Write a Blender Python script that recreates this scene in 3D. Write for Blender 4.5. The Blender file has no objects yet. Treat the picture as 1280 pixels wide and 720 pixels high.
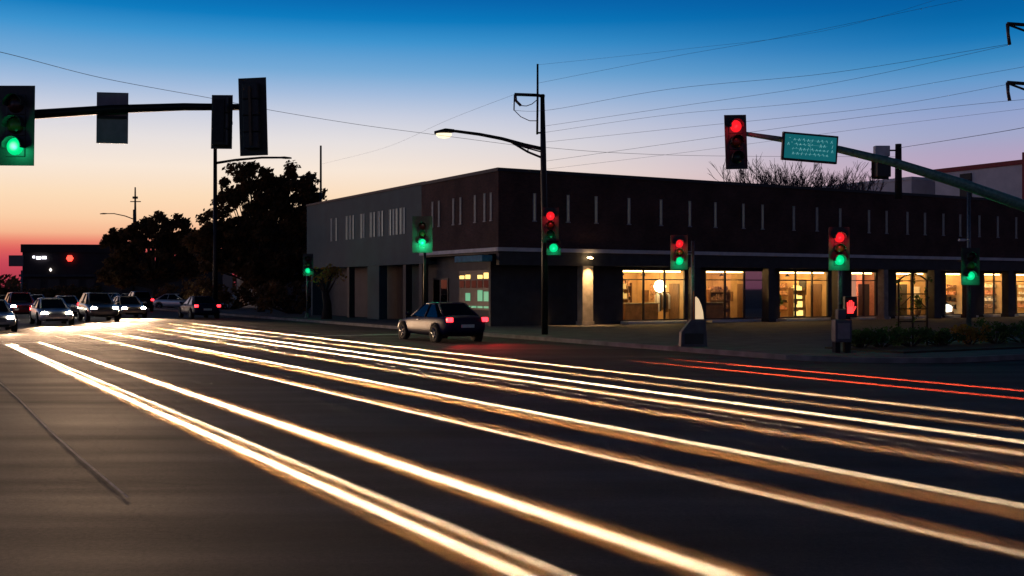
import bpy, bmesh, math, random
from mathutils import Vector, Matrix
random.seed(7)
R = math.radians
SC = bpy.context.scene
COL = SC.collection
TH = R(29.84); CS, SN = math.cos(TH), math.sin(TH)
CAM_H = 2.0; F = 1377.0

# ---------------------------------------------------------------- coordinates
# s = metres across the main road (to the right), t = metres along it (away); the block is laid out on these axes
def W(s, t, z=0.0):
    return Vector((s*CS - t*SN, s*SN + t*CS, z))
def onray(px, py, D):
    return Vector(((px-640)/F*D, D, CAM_H + (360-py)/F*D))
def s_at(px, t):                      # across-road coordinate of a sight line on the plane t
    a = (px-640)/F; D = t/(CS - SN*a); return D*(CS*a + SN)
def lin(r, g, b):
    f = lambda c: (c/255/12.92) if c/255 <= .04045 else ((c/255+.055)/1.055)**2.4
    return (f(r), f(g), f(b), 1)

# ---------------------------------------------------------------- materials
MATS = {}
def mat(name, col, rough=.6, metal=0, amt=.25, scale=6.0, bump=0.0, bscale=60, spec=.5, stretch=None, c2=None):
    m = bpy.data.materials.new(name); m.use_nodes = True; MATS[name] = m
    nt = m.node_tree; N = nt.nodes; L = nt.links; p = N['Principled BSDF']
    p.inputs['Roughness'].default_value = rough; p.inputs['Metallic'].default_value = metal
    p.inputs['Specular IOR Level'].default_value = spec
    tc = N.new('ShaderNodeTexCoord'); no = N.new('ShaderNodeTexNoise')
    no.inputs['Scale'].default_value = scale; no.inputs['Detail'].default_value = 6
    src = tc.outputs['Object']
    if stretch:
        mp = N.new('ShaderNodeMapping'); mp.inputs['Scale'].default_value = stretch
        L.new(src, mp.inputs[0]); src = mp.outputs[0]
    L.new(src, no.inputs[0])
    cr = N.new('ShaderNodeValToRGB'); cr.color_ramp.elements[0].position = .3; cr.color_ramp.elements[1].position = .7
    c = Vector(col[:3]); a = c*(1-amt); b = Vector(c2[:3]) if c2 else c*(1+amt)
    cr.color_ramp.elements[0].color = (*a, 1); cr.color_ramp.elements[1].color = (*b, 1)
    L.new(no.outputs[0], cr.inputs[0]); L.new(cr.outputs[0], p.inputs['Base Color'])
    if bump:
        n2 = N.new('ShaderNodeTexNoise'); n2.inputs['Scale'].default_value = bscale; n2.inputs['Detail'].default_value = 4
        L.new(tc.outputs['Object'], n2.inputs[0]); bp = N.new('ShaderNodeBump'); bp.inputs['Strength'].default_value = bump
        bp.inputs['Distance'].default_value = .02
        L.new(n2.outputs[0], bp.inputs['Height']); L.new(bp.outputs[0], p.inputs['Normal'])
    return m
def emit(name, col, strength, base=(.02,.02,.02), core=None):
    """a lamp: glowing lens, hotter at its own centre when core=(radius, strength, colour)"""
    m = bpy.data.materials.new(name); m.use_nodes = True; MATS[name] = m
    nt = m.node_tree; N = nt.nodes; L = nt.links; p = N['Principled BSDF']
    p.inputs['Base Color'].default_value = (*base, 1); p.inputs['Roughness'].default_value = .35
    p.inputs['Emission Color'].default_value = (*col, 1); p.inputs['Emission Strength'].default_value = strength
    if core:
        rad, st, cc = core
        tc = N.new('ShaderNodeTexCoord'); ln = N.new('ShaderNodeVectorMath'); ln.operation = 'LENGTH'
        L.new(tc.outputs['Object'], ln.inputs[0])
        mr = N.new('ShaderNodeMapRange'); mr.interpolation_type = 'SMOOTHSTEP'
        mr.inputs['From Min'].default_value = rad*.35; mr.inputs['From Max'].default_value = rad
        mr.inputs['To Min'].default_value = st; mr.inputs['To Max'].default_value = strength
        L.new(ln.outputs['Value'], mr.inputs['Value']); L.new(mr.outputs[0], p.inputs['Emission Strength'])
        mx = N.new('ShaderNodeMix'); mx.data_type = 'RGBA'; mx.inputs['A'].default_value = (*cc, 1); mx.inputs['B'].default_value = (*col, 1)
        m2 = N.new('ShaderNodeMapRange'); m2.inputs['From Min'].default_value = rad*.3; m2.inputs['From Max'].default_value = rad*.8
        L.new(ln.outputs['Value'], m2.inputs['Value']); L.new(m2.outputs[0], mx.inputs['Factor'])
        L.new(mx.outputs['Result'], p.inputs['Emission Color'])
    return m
def brick(name, c1, c2, mortar, scale):
    m = bpy.data.materials.new(name); m.use_nodes = True; MATS[name] = m
    N = m.node_tree.nodes; L = m.node_tree.links; p = N['Principled BSDF']; p.inputs['Roughness'].default_value = .85
    p.inputs['Specular IOR Level'].default_value = .25
    g = N.new('ShaderNodeTexCoord'); sp = N.new('ShaderNodeSeparateXYZ'); L.new(g.outputs['Object'], sp.inputs[0])
    ad = N.new('ShaderNodeMath'); ad.operation = 'ADD'; L.new(sp.outputs[0], ad.inputs[0]); L.new(sp.outputs[1], ad.inputs[1])
    cb = N.new('ShaderNodeCombineXYZ'); L.new(ad.outputs[0], cb.inputs[0]); L.new(sp.outputs[2], cb.inputs[1])
    b = N.new('ShaderNodeTexBrick'); b.inputs['Scale'].default_value = scale
    b.inputs['Color1'].default_value = (*c1, 1); b.inputs['Color2'].default_value = (*c2, 1); b.inputs['Mortar'].default_value = (*mortar, 1)
    b.inputs['Mortar Size'].default_value = .02
    L.new(cb.outputs[0], b.inputs['Vector'])
    no = N.new('ShaderNodeTexNoise'); no.inputs['Scale'].default_value = .6; no.inputs['Detail'].default_value = 7
    L.new(g.outputs['Object'], no.inputs[0])
    mr = N.new('ShaderNodeMapRange'); mr.inputs['From Min'].default_value = .3; mr.inputs['From Max'].default_value = .7
    mr.inputs['To Min'].default_value = .65; mr.inputs['To Max'].default_value = 1.3; L.new(no.outputs[0], mr.inputs['Value'])
    mm = N.new('ShaderNodeVectorMath'); mm.operation = 'SCALE'; L.new(b.outputs['Color'], mm.inputs[0]); L.new(mr.outputs[0], mm.inputs['Scale'])
    L.new(mm.outputs[0], p.inputs['Base Color'])
    bp = N.new('ShaderNodeBump'); bp.inputs['Strength'].default_value = .4; bp.inputs['Distance'].default_value = .01
    L.new(b.outputs['Fac'], bp.inputs['Height']); bp.invert = True; L.new(bp.outputs[0], p.inputs['Normal'])
    return m

def asphalt(name, base):
    m = bpy.data.materials.new(name); m.use_nodes = True; MATS[name] = m
    N = m.node_tree.nodes; L = m.node_tree.links; p = N['Principled BSDF']
    tc = N.new('ShaderNodeTexCoord')
    mp = N.new('ShaderNodeMapping'); mp.inputs['Rotation'].default_value = (0,0,R(-12)); mp.inputs['Scale'].default_value = (.10,.8,1)
    L.new(tc.outputs['Object'], mp.inputs[0])
    n1 = N.new('ShaderNodeTexNoise'); n1.inputs['Scale'].default_value = 1.1; n1.inputs['Detail'].default_value = 4; L.new(mp.outputs[0], n1.inputs[0])
    n2 = N.new('ShaderNodeTexNoise'); n2.inputs['Scale'].default_value = 140; n2.inputs['Detail'].default_value = 3; L.new(tc.outputs['Object'], n2.inputs[0])
    n3 = N.new('ShaderNodeTexNoise'); n3.inputs['Scale'].default_value = .35; n3.inputs['Detail'].default_value = 8; n3.inputs['Roughness'].default_value = .7; L.new(tc.outputs['Object'], n3.inputs[0])
    n4 = N.new('ShaderNodeTexNoise'); n4.inputs['Scale'].default_value = 22; n4.inputs['Detail'].default_value = 5; n4.inputs['Roughness'].default_value = .75; L.new(tc.outputs['Object'], n4.inputs[0])
    vo = N.new('ShaderNodeTexVoronoi'); vo.feature = 'DISTANCE_TO_EDGE'; vo.inputs['Scale'].default_value = .13
    wz = N.new('ShaderNodeVectorMath'); wz.operation = 'MULTIPLY_ADD'; wz.inputs[1].default_value = (1.6,1.6,0); L.new(n3.outputs['Color'], wz.inputs[0]); L.new(tc.outputs['Object'], wz.inputs[2])
    L.new(wz.outputs[0], vo.inputs['Vector'])
    ck = N.new('ShaderNodeMapRange'); ck.inputs['From Max'].default_value = .0025; ck.inputs['To Min'].default_value = .75; ck.inputs['To Max'].default_value = 1
    L.new(vo.outputs['Distance'], ck.inputs['Value'])
    def mr(o, a, b, lo, hi):
        q = N.new('ShaderNodeMapRange'); q.inputs['From Min'].default_value = a; q.inputs['From Max'].default_value = b
        q.inputs['To Min'].default_value = lo; q.inputs['To Max'].default_value = hi; L.new(o, q.inputs['Value']); return q.outputs[0]
    def mul(a, b):
        q = N.new('ShaderNodeMath'); q.operation = 'MULTIPLY'; L.new(a, q.inputs[0]); L.new(b, q.inputs[1]); return q.outputs[0]
    v = mul(mul(mr(n1.outputs[0],.3,.7,.55,1.5), mul(mr(n2.outputs[0],.3,.7,.6,1.4), mr(n4.outputs[0],.35,.65,.72,1.3))), mul(mr(n3.outputs[0],.3,.7,.75,1.25), ck.outputs[0]))
    sc = N.new('ShaderNodeVectorMath'); sc.operation = 'SCALE'; sc.inputs[0].default_value = base; L.new(v, sc.inputs['Scale'])
    L.new(sc.outputs[0], p.inputs['Base Color'])
    L.new(mr(n1.outputs[0],.3,.7,.85,.68), p.inputs['Roughness']); p.inputs['Specular IOR Level'].default_value = .22
    bp = N.new('ShaderNodeBump'); bp.inputs['Strength'].default_value = .5; bp.inputs['Distance'].default_value = .012
    L.new(n2.outputs[0], bp.inputs['Height']); L.new(bp.outputs[0], p.inputs['Normal'])
    return m
def glass(name, tint=(.9,.95,.95), rough=.02, mix=.85):
    m = bpy.data.materials.new(name); m.use_nodes = True; MATS[name] = m
    N = m.node_tree.nodes; L = m.node_tree.links; N.remove(N['Principled BSDF'])
    t = N.new('ShaderNodeBsdfTransparent'); t.inputs[0].default_value = (*tint, 1)
    g = N.new('ShaderNodeBsdfGlossy'); g.inputs['Roughness'].default_value = rough
    fr = N.new('ShaderNodeFresnel'); fr.inputs[0].default_value = 1.5
    mx = N.new('ShaderNodeMixShader'); L.new(fr.outputs[0], mx.inputs[0]); L.new(t.outputs[0], mx.inputs[1]); L.new(g.outputs[0], mx.inputs[2])
    L.new(mx.outputs[0], N['Material Output'].inputs[0]); return m

M = MATS
asphalt('asphalt', (.060,.046,.041)); mat('earth', (.03,.028,.02), .95, amt=.4, scale=.5, bump=.4, bscale=4)
mat('concrete', (.11,.105,.10), .85, amt=.3, scale=1.3, bump=.3, bscale=40); mat('kerb_concrete', (.20,.19,.18), .85, amt=.35, scale=2)
mat('road_paint', (.5,.48,.43), .7, amt=.45, scale=9, bump=.2)
mat('worn_paint', (.6,.52,.44), .8, amt=.5, scale=14, bump=.6, bscale=140)
brick('dark_brick', (.12,.056,.044), (.085,.042,.034), (.08,.066,.06), 3.2)
mat('grey_panel', (.036,.085,.094), .7, amt=.18, scale=.9, bump=.05); mat('dark_panel', (.03,.032,.034), .6, amt=.3, scale=2)
mat('canopy_white', (.7,.68,.66), .6, amt=.15, scale=2); mat('column_stone', (.30,.27,.23), .8, amt=.25, scale=3, bump=.3, bscale=30)
mat('slit_frame', (.42,.42,.42), .5, amt=.15); mat('dark_frame', (.02,.019,.018), .4, amt=.2)
mat('interior_wall', (.45,.30,.15), .8, amt=.2, scale=2); mat('interior_pink', (.62,.30,.20), .8, amt=.15); mat('interior_floor', (.25,.17,.10), .6, amt=.3)
mat('wood', (.16,.08,.035), .6, amt=.4, scale=3, stretch=(1,8,1)); mat('shop_goods', (.35,.2,.12), .7, amt=.8, scale=9)
mat('dark_metal', (.018,.019,.02), .45, .6, amt=.3, scale=12); mat('galv_metal', (.16,.165,.17), .5, .7, amt=.3, scale=14)
mat('green_metal', (.16,.36,.27), .5, .1, amt=.35, scale=9); mat('signal_black', (.03,.033,.031), .55, amt=.25, scale=20)
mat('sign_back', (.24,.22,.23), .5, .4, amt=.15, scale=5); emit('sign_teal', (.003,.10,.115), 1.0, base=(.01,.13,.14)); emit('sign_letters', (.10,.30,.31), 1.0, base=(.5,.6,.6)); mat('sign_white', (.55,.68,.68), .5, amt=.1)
mat('louvre_bronze', (.10,.06,.03), .5, .4, amt=.2); mat('rubber', (.012,.012,.012), .9, amt=.3); mat('alloy', (.35,.35,.36), .35, .9, amt=.15)
mat('bark', (.035,.026,.02), .95, amt=.4, scale=9, bump=.6, bscale=25); mat('leaf', (.11,.075,.03), .75, amt=.45, scale=1.2, c2=(.20,.10,.035))
mat('leaf_ochre', (.32,.19,.04), .75, amt=.4, scale=3); mat('hedge_leaf', (.06,.12,.035), .7, amt=.5, scale=3); mat('twig', (.11,.08,.085), .9, amt=.3)
mat('cream_wall', (.74,.68,.64), .8, amt=.12, scale=.8); mat('red_trim', (.35,.03,.025), .6, amt=.2); mat('far_dark', (.03,.022,.024), .8, amt=.3, scale=.4)
mat('pink_wall', (.22,.17,.16), .85, amt=.15, scale=.6); mat('wire_black', (.2,.22,.26), .7, amt=.1); mat('ceramic', (.12,.09,.08), .3, amt=.2)
mat('cream_paper', (.75,.60,.40), .6, amt=.15, scale=8); mat('grey_cabinet', (.10,.10,.12), .6, .2, amt=.25, scale=4); mat('orange_plastic', (.45,.10,.03), .5, amt=.2)
mat('blue_awning', (.04,.22,.34), .8, amt=.3, scale=4); mat('skin', (.35,.2,.14), .6, amt=.1); mat('white_cloth', (.7,.66,.6), .8, amt=.15)
for ln in ('leaf','leaf_ochre','hedge_leaf'):
    nt_ = M[ln].node_tree; pr = nt_.nodes['Principled BSDF']; tr = nt_.nodes.new('ShaderNodeBsdfTranslucent'); ms = nt_.nodes.new('ShaderNodeMixShader'); ms.inputs[0].default_value = .5
    nt_.links.new(pr.inputs['Base Color'].links[0].from_socket, tr.inputs[0]); nt_.links.new(pr.outputs[0], ms.inputs[1]); nt_.links.new(tr.outputs[0], ms.inputs[2]); nt_.links.new(ms.outputs[0], nt_.nodes['Material Output'].inputs[0])
glass('shop_glass'); glass('dark_glass', (.12,.13,.13)); glass('car_glass', (.10,.11,.12))
mat('lens_off_red', (.05,.008,.006), .3, amt=.2); mat('lens_off_amber', (.05,.028,.005), .3, amt=.2); mat('lens_off_green', (.004,.025,.015), .3, amt=.2)
mat('lens_off_orange', (.26,.05,.015), .4, amt=.3, scale=20)
emit('lens_red', (1,.012,.02), 1.1, core=(.11, 1.6, (1,.34,.30)))
emit('lens_green', (.0,.8,.24), 1.0, core=(.15, 2.0, (.55,1,.70)))
emit('lens_green_far', (.0,.75,.26), 1.0, core=(.10, 1.5, (.30,1,.60)))
emit('ped_red', (1,.03,.03), 3.0)
emit('shop_strip', (1,.63,.25), 14); emit('globe_lamp', (1,.80,.42), 11); emit('downlight', (1,.62,.28), 25)
emit('street_lamp_glow', (1,.80,.52), 1.6); emit('slit_glow', (.55,.52,.48), .42); emit('slit_dim', (.45,.46,.48), .30)
emit('head_lamp', (1,.88,.68), 110); emit('tail_lamp', (1,.02,.03), 7); emit('tail_dim', (1,.03,.02), 2.5)
emit('white_sign', (.9,.88,1), 3.0); emit('red_sign', (1,.05,.03), 3.5); emit('warm_small', (1,.7,.35), 4.0); emit('white_small', (1,.9,.8), 2.2); emit('cold_small', (.6,.95,.85), 3.0)
emit('display_white', (1,.93,.75), 3.2); emit('green_display', (.10,.55,.30), .7); emit('yellow_display', (1,.66,.18), 2.0); emit('pink_display', (1,.42,.26), .55)  # glow is also put into goods, dress form and poster, which hold no lamp
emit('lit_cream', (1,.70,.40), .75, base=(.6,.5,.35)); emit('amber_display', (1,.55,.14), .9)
for n, c in (('paint_white',(.6,.6,.58)),('paint_silver',(.33,.34,.35)),('paint_grey',(.08,.085,.09)),('paint_navy',(.006,.010,.045)),('paint_red',(.22,.015,.012)),('paint_black',(.012,.012,.013)),('paint_beige',(.34,.28,.2))):
    m_ = mat(n, c, .32, .25, amt=.06, scale=2); m_.node_tree.nodes['Principled BSDF'].inputs['Coat Weight'].default_value = .15 if n == 'paint_navy' else .6
    if n == 'paint_navy': pn = m_.node_tree.nodes['Principled BSDF']; pn.inputs['Coat Weight'].default_value = 0; pn.inputs['Metallic'].default_value = 0; pn.inputs['Roughness'].default_value = .45; pn.inputs['Specular IOR Level'].default_value = .18

# ---------------------------------------------------------------- mesh helpers
class MB:
    def __init__(s): s.bm = bmesh.new()
    def quad(s, *pts): 
        return s.bm.faces.new([s.bm.verts.new(p) for p in pts])
    def box(s, x0,x1,y0,y1,z0,z1, bev=0):
        vs = [s.bm.verts.new((x,y,z)) for x in (x0,x1) for y in (y0,y1) for z in (z0,z1)]
        fs = [s.bm.faces.new([vs[i] for i in f]) for f in ((0,1,3,2),(4,6,7,5),(0,4,5,1),(2,3,7,6),(0,2,6,4),(1,5,7,3))]
        if bev:
            es = list({e for f in fs for e in f.edges})
            bmesh.ops.bevel(s.bm, geom=es, offset=bev, segments=2, affect='EDGES', profile=.6)
        return s
    def tube(s, pts, rad, n=10, cap=True):
        pts = [Vector(p) for p in pts]
        if not isinstance(rad, (list, tuple)): rad = [rad]*len(pts)
        rings = []; up = None
        for i, p in enumerate(pts):
            d = (pts[min(i+1,len(pts)-1)] - pts[max(i-1,0)]).normalized()
            if up is None or abs(up.dot(d)) > .98: up = Vector((0,0,1)) if abs(d.z) < .9 else Vector((1,0,0))
            a = d.cross(up).normalized(); b = a.cross(d).normalized(); up = b
            rings.append([s.bm.verts.new(p + (a*math.cos(2*math.pi*k/n) + b*math.sin(2*math.pi*k/n))*rad[i]) for k in range(n)])
        for r0, r1 in zip(rings, rings[1:]):
            for k in range(n):
                f = s.bm.faces.new((r0[k], r0[(k+1)%n], r1[(k+1)%n], r1[k])); f.smooth = n > 4
        if cap: s.bm.faces.new(rings[0][::-1]); s.bm.faces.new(rings[-1])
        return s
    def lathe(s, prof, n=20, mtx=None, cap=True):
        mtx = mtx or Matrix()
        rings = [[s.bm.verts.new(mtx @ Vector((r*math.cos(2*math.pi*k/n), r*math.sin(2*math.pi*k/n), z))) for k in range(n)] for r, z in prof]
        for r0, r1 in zip(rings, rings[1:]):
            for k in range(n):
                f = s.bm.faces.new((r0[k], r0[(k+1)%n], r1[(k+1)%n], r1[k])); f.smooth = True
        if cap: s.bm.faces.new(rings[0][::-1]); s.bm.faces.new(rings[-1])
        return s
    def loft(s, rings, cap=True, smooth=True):
        rr = [[s.bm.verts.new(p) for p in r] for r in rings]; n = len(rr[0])
        for r0, r1 in zip(rr, rr[1:]):
            for k in range(n):
                f = s.bm.faces.new((r0[k], r0[(k+1)%n], r1[(k+1)%n], r1[k])); f.smooth = smooth
        if cap: s.bm.faces.new(rr[0][::-1]); s.bm.faces.new(rr[-1])
        return s
    def prism(s, poly, z0, z1):
        a = [s.bm.verts.new((*p, z0)) for p in poly]; b = [s.bm.verts.new((*p, z1)) for p in poly]; n = len(poly)
        s.bm.faces.new(a[::-1]); s.bm.faces.new(b)
        for k in range(n): s.bm.faces.new((a[k], a[(k+1)%n], b[(k+1)%n], b[k]))
        return s
    def build(s, name, material, parent=None, loc=None, rz=None, sub=0):
        bmesh.ops.recalc_face_normals(s.bm, faces=s.bm.faces[:])
        me = bpy.data.meshes.new(name); s.bm.to_mesh(me); s.bm.free()
        me.materials.append(M[material]); o = bpy.data.objects.new(name, me); COL.objects.link(o)
        if parent is not None: o.parent = parent
        if loc is not None: o.location = loc
        if rz is not None: o.rotation_euler.z = rz
        if sub:
            d = o.modifiers.new('smooth', 'SUBSURF'); d.levels = sub; d.render_levels = sub
        return o
def leaf_cloud(mb, rnd, centre, rad, n, size):
    for _ in range(n):
        while True:
            p = Vector((rnd.uniform(-1,1),rnd.uniform(-1,1),rnd.uniform(-1,1)))
            if p.length < 1: break
        p = p*(.45+.55*rnd.random()); q = Vector(centre)+Vector((p.x*rad[0],p.y*rad[1],p.z*rad[2]))
        a = Vector((rnd.gauss(0,1),rnd.gauss(0,1),rnd.gauss(0,1))).normalized(); c = a.orthogonal().normalized(); e = a.cross(c)
        s_ = size*rnd.uniform(.6,1.4)
        vs = [mb.bm.verts.new(q+v_) for v_ in (-c*s_, -e*s_*.55-c*.1*s_, c*s_, e*s_*.55)]; mb.bm.faces.new(vs)
def tag(o, label=None, cat=None, group=None, kind=None):
    if label: o['label'] = label
    if cat: o['category'] = cat
    if group: o['group'] = group
    if kind: o['kind'] = kind
    return o
def thing(name, label, cat, loc=(0,0,0), rz=0, group=None):
    o = bpy.data.objects.new(name, None); COL.objects.link(o); o.location = loc; o.rotation_euler.z = rz; o.empty_display_size = .3
    return tag(o, label, cat, group)
def dup(root, loc, rz, label, group=None):
    def cp(o, par):
        c = o.copy(); COL.objects.link(c)
        if par is not None: c.parent = par
        for ch in list(o.children):
            if ch.type != 'LIGHT': cp(ch, c)
        return c
    r = cp(root, None); r.location = loc; r.rotation_euler.z = rz; r['label'] = label
    if group: r['group'] = group
    return r
def child_light(name, kind, parent, loc, energy, col, **kw):
    d = bpy.data.lights.new(name, kind); d.energy = energy; d.color = col
    for k, v in kw.items(): setattr(d, k, v)
    o = bpy.data.objects.new(name, d); COL.objects.link(o); o.parent = parent; o.location = loc; return o

# ================================================================ setting: ground, road, pavement
g = MB(); g.quad((-3000,-500,-.004),(3000,-500,-.004),(3000,3500,-.004),(-3000,3500,-.004)); tag(g.build('ground','earth'), kind='structure')
KS, KT = 21.8, 19.6            # kerb lines: right side of the main road, far side of the cross street
PT = .14                        # pavement height
g = MB(); a = [(-12,-80),(150,-80),(150,KT),(KS,KT),(KS,600),(-12,600)]
# split into two clean rectangles
g.quad(*[W(*p,0) for p in ((-14,-80),(KS,-80),(KS,700),(-14,700))]); g.quad(*[W(*p,0) for p in ((KS,-80),(160,-80),(160,KT),(KS,KT))])
tag(g.build('road','asphalt'), kind='structure')
RC = 4.0
arc = [(KS+RC-RC*math.cos(i*math.pi/16), KT+RC-RC*math.sin(i*math.pi/16)) for i in range(9)]
outer = [(KS,330)] + arc + [(150,KT)]
g = MB(); poly = [(x+.16 if True else x, y+.16) for x, y in outer] + [(150,330)]
g.prism([tuple(W(x,y).xy) for x, y in poly], -.02, PT); tag(g.build('pavement','concrete'), kind='structure')
g = MB()
inn = [(KS+.16,330)] + [(KS+RC-(RC-.16)*math.cos(i*math.pi/16), KT+RC-(RC-.16)*math.sin(i*math.pi/16)) for i in range(9)] + [(150,KT+.16)]
for (o0,o1,i0,i1) in zip(outer, outer[1:], inn, inn[1:]):
    g.prism([tuple(W(*q).xy) for q in (o0,o1,i1,i0)], -.01, PT+.004)
tag(g.build('kerb','kerb_concrete'), kind='structure')
g = MB()                         # planting bed soil before the hedge
g.prism([tuple(W(*q).xy) for q in ((25.2,21.6),(46,21.6),(46,24.6),(25.2,24.6))], .1, PT+.05); tag(g.build('planting_bed','earth'), kind='structure')
# road markings, far side of the junction
g = MB()
for q in [((2.0,43.4),(20.8,43.4),(20.8,44.0),(2.0,44.0))]: g.quad(*[W(*p,.004) for p in q])
for sx in (2.2, 6.3, 9.7, 13.1, 16.6):
    for k in range(22):
        t0 = 46+k*9; g.quad(*[W(*p,.004) for p in ((sx-.06,t0),(sx+.06,t0),(sx+.06,t0+3),(sx-.06,t0+3))])
tag(g.build('lane_markings','road_paint'), kind='structure')
g = MB(); pts = [onray(x,y,1) for x,y in ((4,480),(30,505),(75,545),(150,612))]
def gnd(px, py, z=.004): D = (CAM_H-z)*F/(py-360); return Vector(((px-640)/F*D, D, z))
pl = [gnd(*p) for p in ((-10,470),(22,497),(62,538),(100,572),(160,622))]
for p0, p1 in zip(pl, pl[1:]): g.quad(p0+Vector((-.012,-.01,0)), p0+Vector((.012,.01,0)), p1+Vector((.012,.01,0)), p1+Vector((-.012,-.01,0)))
tag(g.build('road_seam','worn_paint'), kind='structure')

# ================================================================ main building (corner block)
S0, T0 = 25.3, 45.4
S1, T1 = 78.0, 64.0
TB = 53.9                        # where the brick turns into grey cladding on the side street
H = 7.38; ZB = 3.62              # parapet, underside of the upper storey
bld = thing('corner_building', 'long two storey dark brick building with a lit shopfront on the corner', 'building', W(S0,T0,PT), TH)
Lx, Ly = S1-S0, T1-T0
def slits(xs, z0, z1, w, axis, base, names):
    out = []
    for i, x in enumerate(xs): out.append((x, w))
    return out
# upper storey: brick walls with real slit openings, built as strips between the slits
front_px = [668,710,745,786,826,862,894,929,953,992,1021,1050,1086,1108,1134,1156,1179,1200,1224,1247,1270]
FS = [s_at(p, T0)-S0 for p in front_px]; SW = .17; Z0, Z1 = 5.1, 6.42
def wall_strips(mb, n, length, cuts, z0, z1, zb, zt, thick):
    """wall along local axis n ('x' at y 0, 'y' at x 0) with vertical openings"""
    def bx(a, b, c, d):
        if n == 'x': mb.box(a, b, 0, thick, c, d)
        else: mb.box(0, thick, a, b, c, d)
    bx(0, length, zb, z0); bx(0, length, z1, zt)
    e = 0
    for c0, c1 in cuts: bx(e, c0, z0, z1); e = c1
    bx(e, length, z0, z1)
w = MB(); wall_strips(w, 'x', Lx, [(c-SW/2, c+SW/2) for c in FS], Z0, Z1, ZB, H, .3)
w.build('wall', 'dark_brick', bld)
def t_at(px):                     # along-road coordinate on the plane s = S0
    a = (px-640)/F; D = S0/(CS*a+SN); return D*(CS - SN*a)
side_px_b = [623-x for x in (0,)] and [611,597,584,572,555,545]
SB = sorted(t_at(p)-T0 for p in (614,606,594,576,567,549,541))
w = MB(); w.box(0,.3,.302,SB[0]-SW/2,Z0,Z1); 
w.box(0,.3,.302,TB-T0,ZB,Z0); w.box(0,.3,.302,TB-T0,Z1,H)
e = SB[0]+SW/2
for c in SB[1:]: w.box(0,.3,e,c-SW/2,Z0,Z1); e = c+SW/2
w.box(0,.3,e,TB-T0,Z0,Z1); w.build('wall', 'dark_brick', bld)
def slit_window(x, y, axis, lit):
    b = MB()
    if axis == 'x': b.box(x-SW/2+.002,x+SW/2-.002,.16,.19,Z0+.002,Z1-.002)
    else: b.box(.05,.08,y-SW/2+.002,y+SW/2-.002,Z0+.002,Z1-.002)
    o = b.build('window', 'slit_glow' if lit else 'slit_dim', bld)
    f = MB()
    if axis == 'x':
        for a in (x-SW/2+.002, x+SW/2-.037): f.box(a,a+.035,-.03,.14,Z0+.002,Z1-.002)
        f.box(x-SW/2-.04,x+SW/2+.04,-.05,.01-.012,Z0-.05,Z0-.002)
    else:
        for a in (y-SW/2+.002, y+SW/2-.037): f.box(-.03,.04,a,a+.035,Z0+.002,Z1-.002)
        f.box(-.05,-.002,y-SW/2-.04,y+SW/2+.04,Z0-.05,Z0-.002)
    f.build('frame', 'slit_frame', o)
for i, c in enumerate(FS): slit_window(c, 0, 'x', i < 9)
for c in SB: slit_window(0, c, 'y', True)
cp = MB(); cp.box(-.08,Lx+.05,-.08,.34,H+.002,H+.16); cp.box(-.08,.34,.342,TB-T0,H+.002,H+.16); cp.build('coping', 'dark_panel', bld)
w = MB(); w.box(.302,Lx,.302,Ly,H-.75,H-.5); w.build('roof', 'dark_panel', bld)
w = MB(); w.box(.302,Lx,Ly-.3,Ly,ZB,H-.76); w.box(.302,Lx,Ly-.3,Ly,H-.49,H); w.box(Lx-.3,Lx,.302,Ly-.302,ZB,H-.76); w.build('rear_wall', 'dark_brick', bld)
w = MB(); w.box(.31,Lx-.31,.31,Ly-.31,ZB+.1,ZB+.3); w.build('floor_slab', 'dark_panel', bld)
# canopy band and soffit over the recessed shopfront
RX = 1.5                          # recess depth
w = MB(); w.box(-.12,Lx+.05,-.14,-.002,ZB-.02,ZB+.16); w.box(-.14,-.002,-.002,TB-T0,ZB-.02,ZB+.16); w.build('canopy_band', 'canopy_white', bld)
w = MB(); w.box(0,Lx,.0,RX+.3,ZB-.12,ZB-.022); w.box(0,1.0,RX+.302,TB-T0,ZB-.12,ZB-.022); w.build('soffit', 'dark_panel', bld)
w = MB(); w.box(.05,Lx-.05,.02,.28,2.95,ZB-.122); w.build('fascia', 'dark_panel', bld)
# columns on the facade line
for px, wd in ((735,.62),(872,.42),(965,.45),(1052,.5),(1108,.35),(1172,.55),(1215,.6),(1264,.5)):
    x = s_at(px,T0)-S0
    c = MB(); c.box(x-wd/2,x+wd/2,-.0+.01,.5,0,2.948 if px > 740 else 2.948,.012); c.box(x-wd/2-.05,x+wd/2+.05,-.04,.55,0,.22,.01)
    c.build('column', 'column_stone' if px in (735,1108) else 'dark_panel', bld)
xc = s_at(735,T0)-S0
d = MB(); d.lathe([(.0001,0),(.09,0),(.09,.05),(.0001,.05)],16,Matrix.Translation((xc,-.28,3.3)),cap=False); d.box(xc-.03,xc+.03,-.28,.02,3.345,3.39)
dl = d.build('downlight', 'downlight', bld)
sp = child_light('downlight_lamp','SPOT',bld,(xc,-.42,3.22),900,(1,.55,.22),spot_size=R(70),spot_blend=.9,shadow_soft_size=.05); sp.rotation_euler = (R(14),0,0)
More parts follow.
